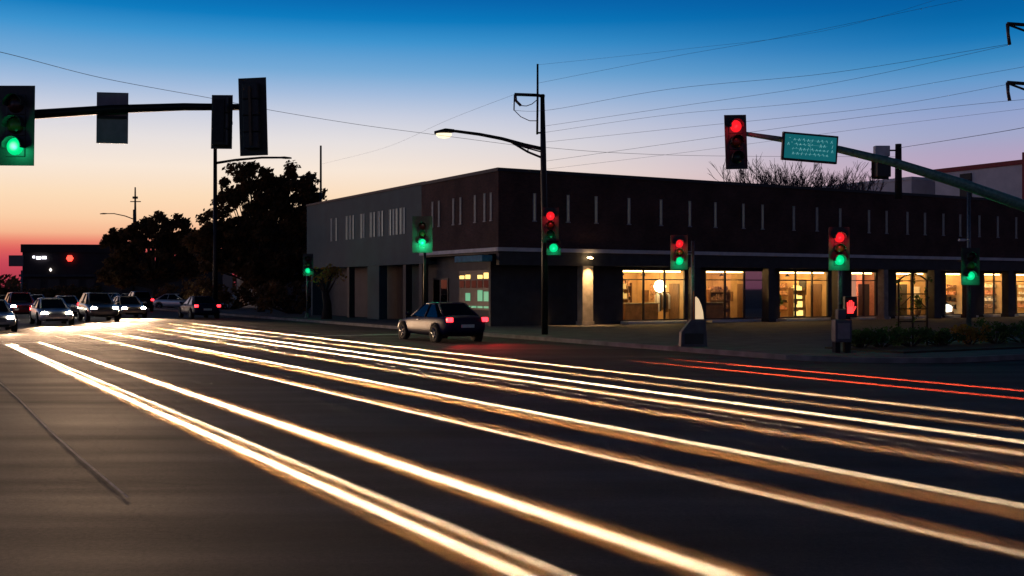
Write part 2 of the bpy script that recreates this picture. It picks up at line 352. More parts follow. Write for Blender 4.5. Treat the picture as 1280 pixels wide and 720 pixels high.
# shopfront: rooms behind glass
bays = [(778,857,'amber'),(882,955,'amber'),(974,1036,'amber'),(1064,1096,'pink'),(1120,1160,'yellow'),(1182,1206,'yellow'),(1230,1256,'yellow'),(1270,1300,'amber')]
yg = RX
def sx(px): return s_at(px, T0+yg)-S0
ZH = 2.85; ZS = .14
edges = []
w = MB(); e = .4
for p0, p1, k in bays:
    x0, x1 = sx(p0), sx(p1)
    w.box(e, x0, yg, yg+.2, 0, ZB-.124); w.box(x0,x1,yg,yg+.2,ZH,ZB-.124); w.box(x0,x1,yg,yg+.2,0,ZS); e = x1
w.box(e, Lx-.4, yg, yg+.2, 0, ZB-.124); w.build('shopfront_wall', 'dark_panel', bld)
w = MB(); w.box(.38,.42,0,0,0,0) if False else None
w.box(2.0,Lx-.4,yg+4.6,yg+4.8,0,ZB-.13); w.build('interior_wall','interior_wall',bld)
w = MB(); w.box(2.0,Lx-.4,yg+.202,yg+4.598,.0,.06); w.build('interior_floor','interior_floor',bld)
for i, (p0, p1, k) in enumerate(bays):
    x0, x1 = sx(p0), sx(p1)
    f = MB(); t = .06
    f.box(x0,x1,yg+.02,yg+.1,ZS,ZS+t); f.box(x0,x1,yg+.02,yg+.1,ZH-t,ZH); f.box(x0,x0+t,yg+.02,yg+.1,ZS+t,ZH-t); f.box(x1-t,x1,yg+.02,yg+.1,ZS+t,ZH-t)
    n = 3 if x1-x0 > 3 else (2 if x1-x0 > 2 else 1)
    mull = [x0+(x1-x0)*j/n for j in range(1,n)]
    for mx in mull: f.box(mx-.05,mx+.05,yg+.02,yg+.1,ZS+t,ZH-t)
    f.box(x0+t,x1-t,yg+.03,yg+.09,2.28,2.33) if n > 1 else None
    wn = f.build('shop_window','dark_frame',bld)
    q = MB(); q.quad((x0+.03,yg+.06,ZS+.03),(x1-.03,yg+.06,ZS+.03),(x1-.03,yg+.06,ZH-.03),(x0+.03,yg+.06,ZH-.03)); q.build('pane','shop_glass',wn)
    s_ = MB(); s_.box(x0-.1,x1+.1,yg-.16,yg-.002,ZS-.07,ZS-.005,.01); s_.build('sill','canopy_white',wn)
    s_ = MB(); s_.box(x0-.25,x1+.25,yg-.85,yg-.17,0,.12,.01); s_.build('step','canopy_white',bld)  # pale ledge added to catch window light as a bright line
    l = MB(); l.box(x0+.1,x1-.1,yg+.3,yg+.42,ZH-.14,ZH-.07); l.build('ceiling_light','shop_strip',bld)
    # partition walls between rooms
    for xx in (x0-.25, x1+.13):
        pw = MB(); pw.box(xx,xx+.12,yg+.21,yg+4.59,.062,ZB-.135); pw.build('partition','interior_pink' if k=='pink' else 'interior_wall',bld)
    cc = (1,.54,.18) if k != 'pink' else (1,.42,.26); nb = 2 if x1-x0 > 2.4 else 1
    for q_ in range(nb):
        xx = x0+(x1-x0)*(q_+.5)/nb
        b = MB(); b.tube([(xx,yg+1.5+q_*.9,2.62),(xx,yg+1.5+q_*.9,3.45)],.01,5); b.lathe([(.03,.12),(.14,-.04),(.13,-.05),(.02,.1)],12,Matrix.Translation((xx,yg+1.5+q_*.9,2.6))); b.build('pendant_light','dark_metal',bld)
        child_light('room_lamp','POINT',bld,(xx,yg+1.5+q_*.9,2.42),(150 if k!='pink' else 110)/nb*max(1,(x1-x0)/2.2),cc,shadow_soft_size=.08)
        child_light('room_lamp','POINT',bld,(xx+.3,yg+3.9,1.9+.3*q_),(60 if k!='pink' else 30)/nb,cc,shadow_soft_size=.1)
    # frames on the rear wall and a door leaf
    for q_ in range(3):
        xx = x0+(x1-x0)*(q_+.5)/3; hh_ = random.uniform(.4,.9); zz = random.uniform(1.1,1.7)
        b = MB(); b.box(xx-.28,xx+.2,yg+4.55,yg+4.595,zz,zz+hh_,.01); b.build('wall_panel',random.choice(('dark_frame','wood','cream_wall','shop_goods')),bld)
for i, (p0, p1, k) in enumerate(bays):
    xw = sx(p1)+.13; yy = yg+.7
    while yy < yg+4.1:
        kind = random.choice(('frame','shelf','door','frame'))
        if kind == 'frame':
            ww = random.uniform(.4,.8); z = random.uniform(1.0,1.5); b = MB(); b.box(xw-.05,xw-.001,yy,yy+ww,z,z+random.uniform(.5,.95),.008); b.build('wall_panel',random.choice(('dark_frame','wood','shop_goods','cream_wall','dark_panel')),bld)
        elif kind == 'door':
            ww = .85; b = MB(); b.box(xw-.04,xw-.001,yy,yy+ww,.07,2.1); b.build('inner_door',random.choice(('dark_frame','wood')),bld)
        else:
            ww = .95
            for z in (.5,.95,1.4,1.85):
                b = MB(); b.box(xw-.26,xw-.001,yy,yy+ww,z,z+.035); sh = b.build('wall_shelf','wood',bld); b = MB(); q_ = yy+.03
                while q_ < yy+ww-.15: w_ = random.uniform(.06,.16); b.box(xw-.22,xw-.05,q_,q_+w_,z+.037,z+.037+random.uniform(.1,.32)); q_ += w_+random.uniform(.015,.06)
                b.build('goods',random.choice(('shop_goods','white_cloth','dark_frame','interior_pink')),sh)
        yy += ww+random.uniform(.15,.4)
# things inside the shop
def inroom(px, dy, z=0): return W(S0+sx(px)+ (0), T0+yg+dy, PT+z)
def shelf_unit(px, dy, wd, ht, label, goods):
    o = thing('shelf_unit', label, 'shelf', inroom(px,dy,.06), TH, 'shop shelves seen through the windows')
    f = MB(); f.box(-wd/2,-wd/2+.05,0,.4,0,ht); f.box(wd/2-.05,wd/2,0,.4,0,ht); f.box(-wd/2+.05,wd/2-.05,.36,.4,0,ht); f.build('side_panel','wood',o)
    for k in range(4):
        s_ = MB(); z = .12+k*(ht-.2)/3.2; s_.box(-wd/2+.052,wd/2-.052,0,.355,z,z+.04); sh = s_.build('shelf','wood',o)
        gd = MB(); x = -wd/2+.1
        while x < wd/2-.2:
            ww = random.uniform(.07,.18); hh = random.uniform(.14,.36); gd.box(x,x+ww,.05,.3,z+.042,z+.042+hh); x += ww+random.uniform(.02,.08)
        gd.build('goods',goods,sh)
    return o
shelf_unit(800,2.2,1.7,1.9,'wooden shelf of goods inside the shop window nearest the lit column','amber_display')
shelf_unit(828,3.6,1.3,2.1,'tall shelf of goods behind the round bright globe lamp','shop_goods')
shelf_unit(930,2.0,1.5,1.7,'low wooden shelf inside the second shop window from the lit column','shop_goods')
shelf_unit(990,2.6,1.4,2.0,'wooden shelf at the left of the third shop window from the lit column','shop_goods')
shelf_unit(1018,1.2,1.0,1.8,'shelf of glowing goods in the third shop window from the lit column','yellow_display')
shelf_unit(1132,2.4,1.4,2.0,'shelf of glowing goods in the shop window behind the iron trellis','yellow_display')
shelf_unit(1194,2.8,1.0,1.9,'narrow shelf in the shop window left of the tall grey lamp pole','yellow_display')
o = thing('globe_pendant','round glowing pendant lamp hanging in the shop window nearest the lit column','lamp',inroom(842,1.2,1.95),TH)
b = MB(); b.lathe([(.02,-.34),(.24,-.24),(.34,0),(.24,.24),(.05,.34)],20); b.build('shade','globe_lamp',o); b = MB(); b.tube([(0,0,.34),(0,0,.82)],.012,6); b.build('cord','dark_metal',o)
o = thing('globe_pendant','round glowing lamp in the shop window at the right edge of the photo','lamp',inroom(1276,1.0,1.75),TH)
b = MB(); b.lathe([(.02,-.4),(.3,-.26),(.4,0),(.3,.26),(.05,.4)],20); b.build('shade','globe_lamp',o); b = MB(); b.tube([(0,0,.4),(0,0,1.0)],.012,6); b.build('cord','dark_metal',o)
o = thing('dress_form','bright white dress form standing in the shop window right of the tall grey lamp pole','mannequin',inroom(1238,.9,.06),TH)
b = MB(); b.lathe([(.34,.45),(.33,.6),(.26,.85),(.17,1.05),(.2,1.2),(.23,1.35),(.1,1.5),(.06,1.56),(.07,1.66),(.02,1.7)],18); b.build('body','display_white',o)
b = MB(); b.tube([(0,0,.03),(0,0,.45)],.03,8); b.lathe([(.25,0),(.24,.03),(.03,.05)],16); b.build('stand','dark_metal',o)
o = thing('white_display','white glowing display block low in the shop window left of the tall grey lamp pole','display',inroom(1196,.8,.06),TH)
b = MB(); b.box(-.5,.5,-.2,.2,0,.25,.02); b.build('plinth','wood',o); b = MB(); b.lathe([(.1,.25),(.34,.3),(.36,.6),(.2,.72),(.05,.75)],14); b.build('lit_vase','display_white',o)
o = thing('wall_poster','salmon pink lit poster board in the narrow shop window beside the hand signal','poster',inroom(1080,1.3,.06),TH)
b = MB(); b.box(-.75,.75,0,.04,.1,2.6,.01); b.build('board','pink_display',o); b = MB(); b.box(-.3,.25,-.02,-.002,1.0,1.7); b.build('picture','amber_display',o)
b = MB()
for x in (-.6,.6): b.box(x-.03,x+.03,.05,.4,0,.1)
b.build('foot','wood',o)
def counter(px, dy, wd, label):
    o = thing('shop_counter',label,'counter',inroom(px,dy,.06),TH); b = MB(); b.box(-wd/2,wd/2,0,.6,0,.95,.02); b.build('base','wood',o)
    b = MB(); b.box(-wd/2-.06,wd/2+.06,-.05,.65,.952,1.0,.01); b.build('top','column_stone',o)
counter(905,1.0,1.6,'wooden counter inside the second shop window from the lit column')
counter(815,.9,2.2,'low wooden counter below the globe lamp in the shop window')
def potted(px, dy, label):
    o = thing('potted_plant',label,'plant',inroom(px,dy,.06),TH,'potted plants in the shop'); b = MB(); b.lathe([(.16,0),(.22,.4),(.24,.42),(.2,.42)],14); b.build('pot','ceramic',o)
    rnd = random.Random(px); l = MB()
    for k in range(14): leaf_cloud(l, rnd, (rnd.gauss(0,.16),rnd.gauss(0,.16),rnd.uniform(.6,1.35)),(.18,.18,.2),12,.09)
    b = MB()
    for k in range(5): b.tube([(0,0,.4),(rnd.gauss(0,.15),rnd.gauss(0,.15),1.2)],.012,5)
    b.build('stem','bark',o); l.build('foliage','hedge_leaf',o)
potted(948,.6,'leafy potted plant at the right end of the second shop window from the lit column')
potted(979,.5,'leafy potted plant at the left end of the third shop window from the lit column')
potted(1157,.6,'leafy potted plant inside the shop window behind the iron trellis')
def rail(px, dy, wd, label):
    o = thing('clothes_rail',label,'clothes rail',inroom(px,dy,.06),TH,'clothes rails in the shop'); b = MB()
    for x in (-wd/2,wd/2): b.tube([(x,0,0),(x,0,1.55)],.02,6); b.tube([(x,-.22,.02),(x,.22,.02)],.02,6)
    b.tube([(-wd/2,0,1.55),(wd/2,0,1.55)],.02,6); b.build('frame','dark_metal',o)
    x = -wd/2+.08; n = 0; rnd = random.Random(px)
    while x < wd/2-.06:
        b = MB(); hh = rnd.uniform(.75,1.05); b.loft([[(x-.02,-.2,1.5-hh),(x+.02,-.2,1.5-hh),(x+.02,.2,1.5-hh),(x-.02,.2,1.5-hh)],[(x-.025,-.19,1.4),(x+.025,-.19,1.4),(x+.025,.19,1.4),(x-.025,.19,1.4)],[(x-.01,-.05,1.52),(x+.01,-.05,1.52),(x+.01,.05,1.52),(x-.01,.05,1.52)]],smooth=False)
        b.build('garment',rnd.choice(('dark_frame','wood','interior_pink','dark_panel','white_cloth')),o); x += rnd.uniform(.09,.16)
rail(852,1.6,1.0,'clothes rail at the right end of the shop window with the globe lamp')
rail(900,2.8,1.3,'clothes rail at the back of the second shop window from the lit column')
rail(1250,1.8,.9,'clothes rail behind the bright white dress form')
rail(1204,1.6,.7,'short clothes rail right of the white glowing display block')
# ground floor on the side street
yl = TB-T0
w = MB(); w.box(.9,1.1,RX+.2,yl,0,ZB-.125); w.build('side_wall','dark_panel',bld)
def t_on(px, S): a = (px-640)/F; D = S/(CS*a+SN); return D*(CS - SN*a)
for (p0,p1,z0,z1,lit) in ((574,612,.75,2.75,True),(541,560,.5,2.4,False)):
    y0, y1 = t_on(p1,S0+.86)-T0, t_on(p0,S0+.86)-T0; nn = 5 if lit else 2
    b = MB(); b.box(.86,.898,y0,y1,z0,z1); o = b.build('side_window','dark_frame',bld)
    for k in range(nn):
        ya = y0+(y1-y0)*(k+.1)/nn; yb = y0+(y1-y0)*(k+.9)/nn
        if lit:
            if k != 2: b = MB(); b.box(.845,.858,ya,yb,z1-.42,z1-.42+random.uniform(.15,.3),.01); b.build('pane','yellow_display',o)
            if k in (0,1,3): b = MB(); b.box(.845,.858,ya,yb,z0+.45,z0+.45+random.uniform(.35,.6),.01); b.build('pane','green_display',o)
            b = MB(); b.box(.845,.858,ya,yb,z0+.1,z0+.2,.005); b.build('pane','green_display',o)
            b = MB(); b.box(.848,.858,ya,yb,z0+1.12,z1-.5,.005); b.build('pane','dark_glass',o)
        else:
            b = MB(); b.box(.845,.858,ya,yb,z0+.1,z1-.1,.005); b.build('pane','dark_glass',o)
b = MB(); b.box(-.7,-.15,t_at(648)-T0 if False else .3,3.2,ZB-.5,ZB-.2,.03); b.build('awning','blue_awning',bld)
# grey clad wing further along the side street
wing = thing('grey_wing','grey clad two storey building wing with rows of slit windows behind the green signal','building',W(S0+.25,TB+.003,PT),TH)
TE = 73.0; Ly2 = TE-TB-.003; HW = 7.48
gp = [408,415,422,430,437,447,460,463,469,474,480,484,492,497,503,511,517,523][::-1]
gp = [410,416,429,433,437,447,450,459,463,469,473,483,487,491,496,500]
SG = sorted(t_at(p)-TB for p in gp); SW2 = .28; Z2, Z3 = 4.9, 6.4
w = MB()
w.box(0,.3,0,Ly2,3.3,Z2); w.box(0,.3,0,Ly2,Z3,HW); e = 0
for c in SG: w.box(0,.3,e,c-SW2/2,Z2,Z3); e = c+SW2/2
w.box(0,.3,e,Ly2,Z2,Z3); w.build('wall','grey_panel',wing)
for i, c in enumerate(SG):
    b = MB(); b.box(.05,.08,c-SW2/2+.002,c+SW2/2-.002,Z2+.002,Z3-.002); o = b.build('window','slit_glow' if i%3 else 'slit_dim',wing)
    b = MB()
    for a in (c-SW2/2+.002,c+SW2/2-.037): b.box(-.03,.04,a,a+.035,Z2+.002,Z3-.002)
    b.build('frame','slit_frame',o)
w = MB(); w.box(.302,18,0,Ly2,HW-.6,HW-.4); w.build('roof','dark_panel',wing)
w = MB(); w.box(-.06,.36,0,Ly2,HW+.002,HW+.14); w.build('coping','dark_panel',wing)
w = MB(); w.box(.302,18,Ly2-.3,Ly2,0,HW-.61); w.build('rear_wall','grey_panel',wing)
w = MB(); w.box(1.2,1.4,0,Ly2-.31,0,3.298); w.build('ground_floor_wall','dark_panel',wing)
for p in (462,):
    y = t_at(p)-TB
    c = MB(); c.box(-.02,.5,y-.9,y+.9,0,3.298,.02); c.build('column','canopy_white' if False else 'grey_panel',wing)
for p in (430,500,520):
    y = t_at(p)-TB
    c = MB(); c.box(.02,.4,y-.2,y+.2,0,3.298,.02); c.build('column','dark_panel',wing)
w = MB(); w.box(-.08,1.19,.01,Ly2,3.18,3.297); w.build('soffit','grey_panel',wing)

# ================================================================ other buildings
def block(name, label, s0, s1, t0, t1, h, wallm, trim=None, trim_h=.8, z0=PT):
    o = thing(name, label, 'building', W(s0,t0,z0), TH)
    lx, ly = s1-s0, t1-t0
    w = MB(); w.box(0,lx,0,ly,0,h); w.build('wall', wallm, o)
    w = MB(); w.box(-.15,lx+.15,-.15,.25,h+.002,h+trim_h); w.box(-.15,.25,.252,ly+.15,h+.002,h+trim_h); w.box(lx-.25,lx+.15,.252,ly+.15,h+.002,h+trim_h); w.box(.252,lx-.252,ly-.25,ly+.15,h+.002,h+trim_h); w.build('parapet', trim or wallm, o)
    return o
o = block('pale_building','tall pale building with red roof edge rising behind the brick building',86,130,52,70,12.6,'cream_wall','red_trim',.4)
b = MB(); b.box(-.12,.0-.002,14,15.2,3,12.3); b.build('downpipe','dark_metal',o)
b = MB(); b.box(-.25,-.16,8.5,8.75,3,13.6); b.build('vent_stack','red_trim',o)
o = block('low_pale_building','lower pale flat roofed building between bare trees and red roof edge',86.3,100,73,94,12.3,'cream_wall','canopy_white',.3)
for k in range(3):
    b = MB(); b.box(-.06,-.002,3+k*8,5.5+k*8,7,9.4); b.build('window','dark_frame',o)
o = block('stucco_building','dusky pink flat building showing between the two leafy trees',30,44,93,106,7.2,'pink_wall','dark_panel',.3)
for k in range(3):
    b = MB(); b.box(-.06,-.002,1.5+k*4,3.5+k*4,4.4,6.0); b.build('window','dark_frame',o)
    b = MB(); b.box(-.06,-.002,1.5+k*4,3.7+k*4,.3,2.6); b.build('window','dark_frame',o)
# dark long building far left
fb = thing('far_store','long dark flat roofed store with lit white and red signs at the far left','building',onray(28,360,190)*1.0,R(6)); fb.location.z = .14
w = MB(); w.box(0,17,0,20,0,8.6); w.build('wall','far_dark',fb)
w = MB(); w.box(-.2,17.2,-.3,-.01,8.0,9.4); w.build('parapet','far_dark',fb)
b = MB()
for x0, x1, z0, z1 in ((1.8,2.2,7.0,7.4),(2.4,3.2,6.8,7.3),(3.35,4.1,6.85,7.35)): b.box(x0,x1,-.4,-.31,z0,z1,.05)
b.build('sign','white_sign',fb)
b = MB(); b.lathe([(.0001,0),(.6,.02),(.6,.12),(.0001,.14)],6,Matrix.Translation((8.0,-.31,7.0)) @ Matrix.Rotation(R(90),4,'X'),cap=False); b.build('sign','red_sign',fb)
b = MB(); b.lathe([(.05,-.3),(.25,0),(.05,.3)],10,Matrix.Translation((4.8,-.4,5.0))); b.build('wall_light','white_small',fb)
for k in range(5):
    b = MB(); b.box(1+k*3.2,3+k*3.2,-.06,-.002,.6,3.4); b.build('window','dark_frame',fb)
b = MB(); b.box(-.2,17.2,-1.2,-.4,3.8,4.2); b.build('canopy','dark_panel',fb)
fb2 = thing('far_store','low dark far off shop with a pale awning left of the leafy tree','building',onray(118,360,150),R(8)); fb2.location.z=.14
w = MB(); w.box(0,17,0,12,0,5.2); w.build('wall','far_dark',fb2); w = MB(); w.box(1.0,4.2,-1.4,-.01,2.9,3.2); w.build('awning','canopy_white',fb2); w = MB(); w.box(-.2,17.2,-.25,-.01,4.9,5.6); w.build('parapet','far_dark',fb2)
for k in range(4):
    b = MB(); b.box(1+k*4,3.6+k*4,-.05,-.002,.5,2.6); b.build('window','dark_frame',fb2)
# small lit shop lights
for px, py, D, m_, lab in ((170,332,145,'cold_small','upper small cold white lamp on the far shop by the leafy tree'),(171,339,145,'cold_small','lower small cold white lamp on the far shop by the leafy tree'),(206,340,120,'warm_small','small warm wall lamp below the smaller leafy tree')):
    p = onray(px,py,D)
    o = thing('wall_lamp',lab,'lamp',p,0,'small lamps on the far shops'); b = MB(); b.lathe([(.03,-.28),(.26,-.1),(.26,.1),(.05,.28)],12); b.build('globe',m_,o); b = MB(); b.tube([(0,0,.25),(0,.5,.35),(0,2.5,.35)],.04,6); b.build('bracket','dark_metal',o)

# ================================================================ vehicles
def make_car(name, label, paint, kind='sedan', front_on=True, beam=0):
    o = thing(name, label, 'car', (0,0,0), 0, 'cars on the main road')
    suv = kind == 'suv'; dz = .16 if suv else 0
    st = [(2.30,.36,.58,.60),(2.24,.25,.68,.76),(2.0,.20,.76,.86),(1.5,.19,.84,.90),(.9,.19,.92,.91),(.2,.19,.95,.91),(-.8,.19,.97,.91),(-1.6,.19,.98,.90),(-2.05,.22,.98 if not suv else 1.02,.86),(-2.26,.34,.93,.78),(-2.32,.45,.80,.66)]
    rings = []
    for x, zl, zt, hw in st:
        zl += dz*.5; zt += dz
        half = [(hw*.86,zl),(hw,zl+.16),(hw*1.0,(zl+zt)/2),(hw*.985,zt-.10),(hw*.90,zt-.015),(hw*.45,zt+.02)]
        rings.append([(x,y,z) for y,z in half]+[(x,-y,z) for y,z in half[::-1]])
    b = MB(); b.loft(rings); b.build('body', paint, o, sub=1)
    zb = .95+dz; zr = 1.45 + (.25 if suv else 0)
    xr0, xr1 = (.15,-1.75) if suv else (.10,-1.05); xb0, xb1 = 1.05, (-2.1 if suv else -1.85)
    def cab(hb, ht, e):
        lo = [(xb0+e,hb*.80),(xb0-.3,hb),(-.5,hb),(xb1+.3,hb),(xb1-e,hb*.85)]; hi = [(xr0+e,ht*.85),(xr0-.25,ht),(-.5,ht),(xr1+.2,ht),(xr1-e,ht*.88)]
        return [[(x,y,zb-.03) for x,y in lo]+[(x,-y,zb-.03) for x,y in lo[::-1]], [(x,y,zr-.05) for x,y in hi]+[(x,-y,zr-.05) for x,y in hi[::-1]]], lo, hi
    rg, lo, hi = cab(.84,.62,0)
    b = MB(); b.loft(rg, smooth=False); b.build('window_glass','car_glass',o)
    b = MB(); b.loft([[(x*1.01,y*1.02,zr-.06) for x,y in hi]+[(x*1.01,-y*1.02,zr-.06) for x,y in hi[::-1]], [(x,y*.97,zr-.015) for x,y in hi]+[(x,-y*.97,zr-.015) for x,y in hi[::-1]],[(x*.9-.05,y*.7,zr+.015) for x,y in hi]+[(x*.9-.05,-y*.7,zr+.015) for x,y in hi[::-1]]]); b.build('roof',paint,o)
    for sg in (1,-1):
        for k in (0,2,4): 
            p0 = Vector((lo[k][0],sg*lo[k][1]*1.01,zb-.03)); p1 = Vector((hi[k][0],sg*hi[k][1]*1.01,zr-.05)); b = MB(); b.tube([p0,p1],.04,6); b.build('pillar',paint,o)
    for sx_ in (1.42,-1.42):
        for sg in (1,-1):
            mt = Matrix.Translation((sx_,sg*.81,.33)) @ Matrix.Rotation(R(90)*-sg,4,'X')
            b = MB(); b.lathe([(.2,-.11),(.30,-.11),(.33,-.07),(.33,.08),(.30,.12),(.22,.12),(.2,.1)],20,mt); wh = b.build('wheel','rubber',o)
            b = MB(); b.lathe([(.215,.06),(.21,.105),(.16,.09),(.05,.1),(.0001,.105)],20,mt,cap=False)
            for k in range(5):
                a = k*2*math.pi/5; b.tube([mt @ Vector((.04*math.cos(a),.04*math.sin(a),.115)), mt @ Vector((.2*math.cos(a),.2*math.sin(a),.115))],.022,5)
            b.build('rim','alloy',wh)
            b = MB(); b.lathe([(.37,.04),(.40,.06),(.40,.115),(.35,.12)],20,mt,cap=False); b.build('wheel_arch','rubber',o)
    for sg in (1,-1):
        b = MB(); b.lathe([(.0001,-.03),(.10,-.02),(.14,.0),(.11,.035),(.0001,.05)],16,Matrix.Translation((2.2,sg*.60,.66+dz)) @ Matrix.Rotation(R(sg*18),4,'Z') @ Matrix.Rotation(R(90),4,'Y') @ Matrix.Scale(.65,4,(1,0,0)) @ Matrix.Scale(1.25,4,(0,1,0)),cap=False); b.build('headlight','head_lamp' if beam>=0 else 'alloy',o)
        b = MB(); b.box(-2.34,-2.2,sg*.72-.13,sg*.72+.10,.76+dz,.92+dz,.03); b.build('tail_light','tail_lamp',o)
        b = MB(); b.lathe([(.0001,-.05),(.06,-.04),(.07,.0),(.05,.05),(.0001,.06)],10,Matrix.Translation((.78,sg*.99,1.02+dz)) @ Matrix.Rotation(R(90),4,'Y') @ Matrix.Scale(1.5,4,(0,1,0)),cap=False); b.tube([(.78,sg*.86,.98+dz),(.78,sg*.97,1.0+dz)],.02,6); b.build('mirror',paint,o)
        b = MB(); b.tube([(.1,sg*.925,.82+dz),(-.1,sg*.925,.82+dz)],.014,6); b.build('door_handle','alloy',o)
    b = MB()
    for k in range(4): b.box(2.285,2.325,-.42,.42,.47+dz+k*.05,.495+dz+k*.05)
    b.build('grille','dark_metal',o)
    b = MB(); b.box(2.24,2.32,-.55,.55,.24+dz*.5,.36+dz*.5,.02); b.build('air_dam','rubber',o)
    b = MB(); b.box(-2.37,-2.30,-.26,.26,.55+dz,.67+dz,.01); b.build('number_plate','sign_white',o)
    return o
def streak_lamps(car, specs):
    """narrow dipped-beam lamps of this car's headlights: (y, aim depression deg, side aim deg, half width deg, half height deg, power)"""
    for y, dep, side, hw, hh, pw in specs:
        d = bpy.data.lights.new('headlight_beam','SPOT'); d.energy = pw; d.color = (1,.74,.44); d.shadow_soft_size = .02
        d.spot_size = R(2*hh); d.spot_blend = 1.0
        l = bpy.data.objects.new('headlight_beam', d); COL.objects.link(l); l.parent = car; l.location = (2.36,y,.66)
        # spot looks down its -Z: point it along +x of the car, tipped down
        l.rotation_euler = (0, R(-90+dep), R(side)); l.scale = (1, hw/hh, 1)
RZA = TH - math.pi/2           # car's +x along -u (towards the junction)
RZB = TH + math.pi/2
C = {}
def place(car, s, t, rz): car.location = W(s,t,0); car.rotation_euler.z = rz; return car
protos = {}
c1 = place(make_car('sedan_car','silver sedan with headlights on in the lane nearest the camera','paint_silver'),4.5,56.5,RZA)
c2 = place(make_car('sedan_car','white sedan with headlights on leading the second lane','paint_white'),8.15,65,RZA)
c3 = place(make_car('suv_car','dark grey tall car with headlights on leading the third lane','paint_grey','suv'),11.4,70,RZA)
c4 = place(make_car('sedan_car','beige sedan with headlights on leading the fourth lane from the camera','paint_beige'),14.6,78,RZA)
c5 = place(make_car('suv_car','red tall car with headlights on behind the white sedan','paint_red','suv'),8.0,79,RZA)
dup(c1,W(11.4,83,0),RZA,'silver sedan with headlights on behind the dark grey tall car')
dup(c3,W(4.6,72,0),RZA,'dark grey tall car with headlights on behind the silver sedan in the near lane')
dup(c2,W(14.6,92,0),RZA,'white sedan with headlights on behind the beige sedan')
dup(c4,W(8.0,94,0),RZA,'beige sedan with headlights on behind the red tall car')
dup(c1,W(11.3,100,0),RZA,'silver sedan with headlights on, far back in the third lane')
c6 = place(make_car('sedan_car','dark navy sedan driving away with red tail lights below the blue awning','paint_navy',beam=-1),18.6,38.0,RZB)
dup(c6,W(18.4,74,0),RZB,'dark navy sedan driving away far off under the larger leafy tree')
c7 = place(make_car('suv_car','black tall car driving away far off below the smaller leafy tree','paint_black','suv',beam=-1),19.2,98,RZB)

streak_lamps(c1, [(.60,.75,0.0,.17,3.2,1.1e7),(-.62,.75,0.0,.12,3.2,7.5e6),(-.45,.8,.12,.09,3.2,3.4e6)])  # added lamps, each draws a bright streak along its lane
streak_lamps(c2, [(.95,.7,0.0,.15,2.8,1.5e7),(-.70,.7,0.0,.10,2.8,9e6)])
streak_lamps(c3, [(.62,.7,-.06,.15,2.8,1.3e7),(1.45,.7,0.03,.19,2.8,2.6e7),(-.62,.7,0,.10,2.8,5e6),(.0,.7,.03,.07,2.8,3.0e6)])
streak_lamps(c4, [(.60,.65,0,.15,2.6,1.7e7),(-.60,.65,0,.09,2.6,8e6)])
# added orange lamps that give the road streaks soft edges, and the broad wash of the dipped beam close to the car
for c_, dep, hw, pw in ((c1,.75,.38,3.2e6),(c2,.7,.3,6e6),(c3,.7,.36,8e6),(c4,.65,.32,8e6)):
    n0 = len(bpy.data.lights); streak_lamps(c_, [(.6,dep,0,hw,3.0,pw*.5),(-.6,dep,0,hw,3.0,pw*.35)])
    for l in [o_ for o_ in c_.children if o_.type == 'LIGHT'][-2:]: l.data.color = (1,.42,.12)
for c_, pw in ((c1,1200),(c2,8000),(c3,9000),(c4,7000)):
    for y_ in (.6,-.6):
        l = child_light('headlight_beam','SPOT',c_,(2.4,y_,.66),pw,(1,.62,.36),spot_size=R(52),spot_blend=1,shadow_soft_size=.06); l.rotation_euler = (0,R(-90+5),0)

for y_ in (.7,-.7):
    l = child_light('tail_light_beam','SPOT',c6,(-2.45,y_,.84),260,(1,.03,.03),spot_size=R(70),spot_blend=1,shadow_soft_size=.06); l.rotation_euler = (0,R(90-9),0)
for y_ in (.7,-.7):  # added narrow red lamps that lay long streaks on the asphalt
    d = bpy.data.lights.new('tail_light_beam','SPOT'); d.energy = 1.5e6; d.color = (1,.10,.04); d.shadow_soft_size = .02; d.spot_size = R(6.4); d.spot_blend = 1
    l = bpy.data.objects.new('tail_light_beam',d); COL.objects.link(l); l.parent = c6; l.location = (-2.45,y_,.84); l.rotation_euler = (0,R(90-1.4),0); l.scale = (1,.16,1)
# parked cars lit near the horizon
def parked(px, D, rz, lab, src):
    p = onray(px,360,D); r = dup(src,(p.x,p.y,.0),rz,lab,'cars parked by the far shops'); return r
parked(136,118,R(-96),'white sedan facing the camera parked before the far shop',c2)
parked(160,112,R(-84),'silver sedan parked right of the white sedan before the far shop',c1)
parked(222,104,R(-20),'white sedan parked side on below the smaller leafy tree',c2)

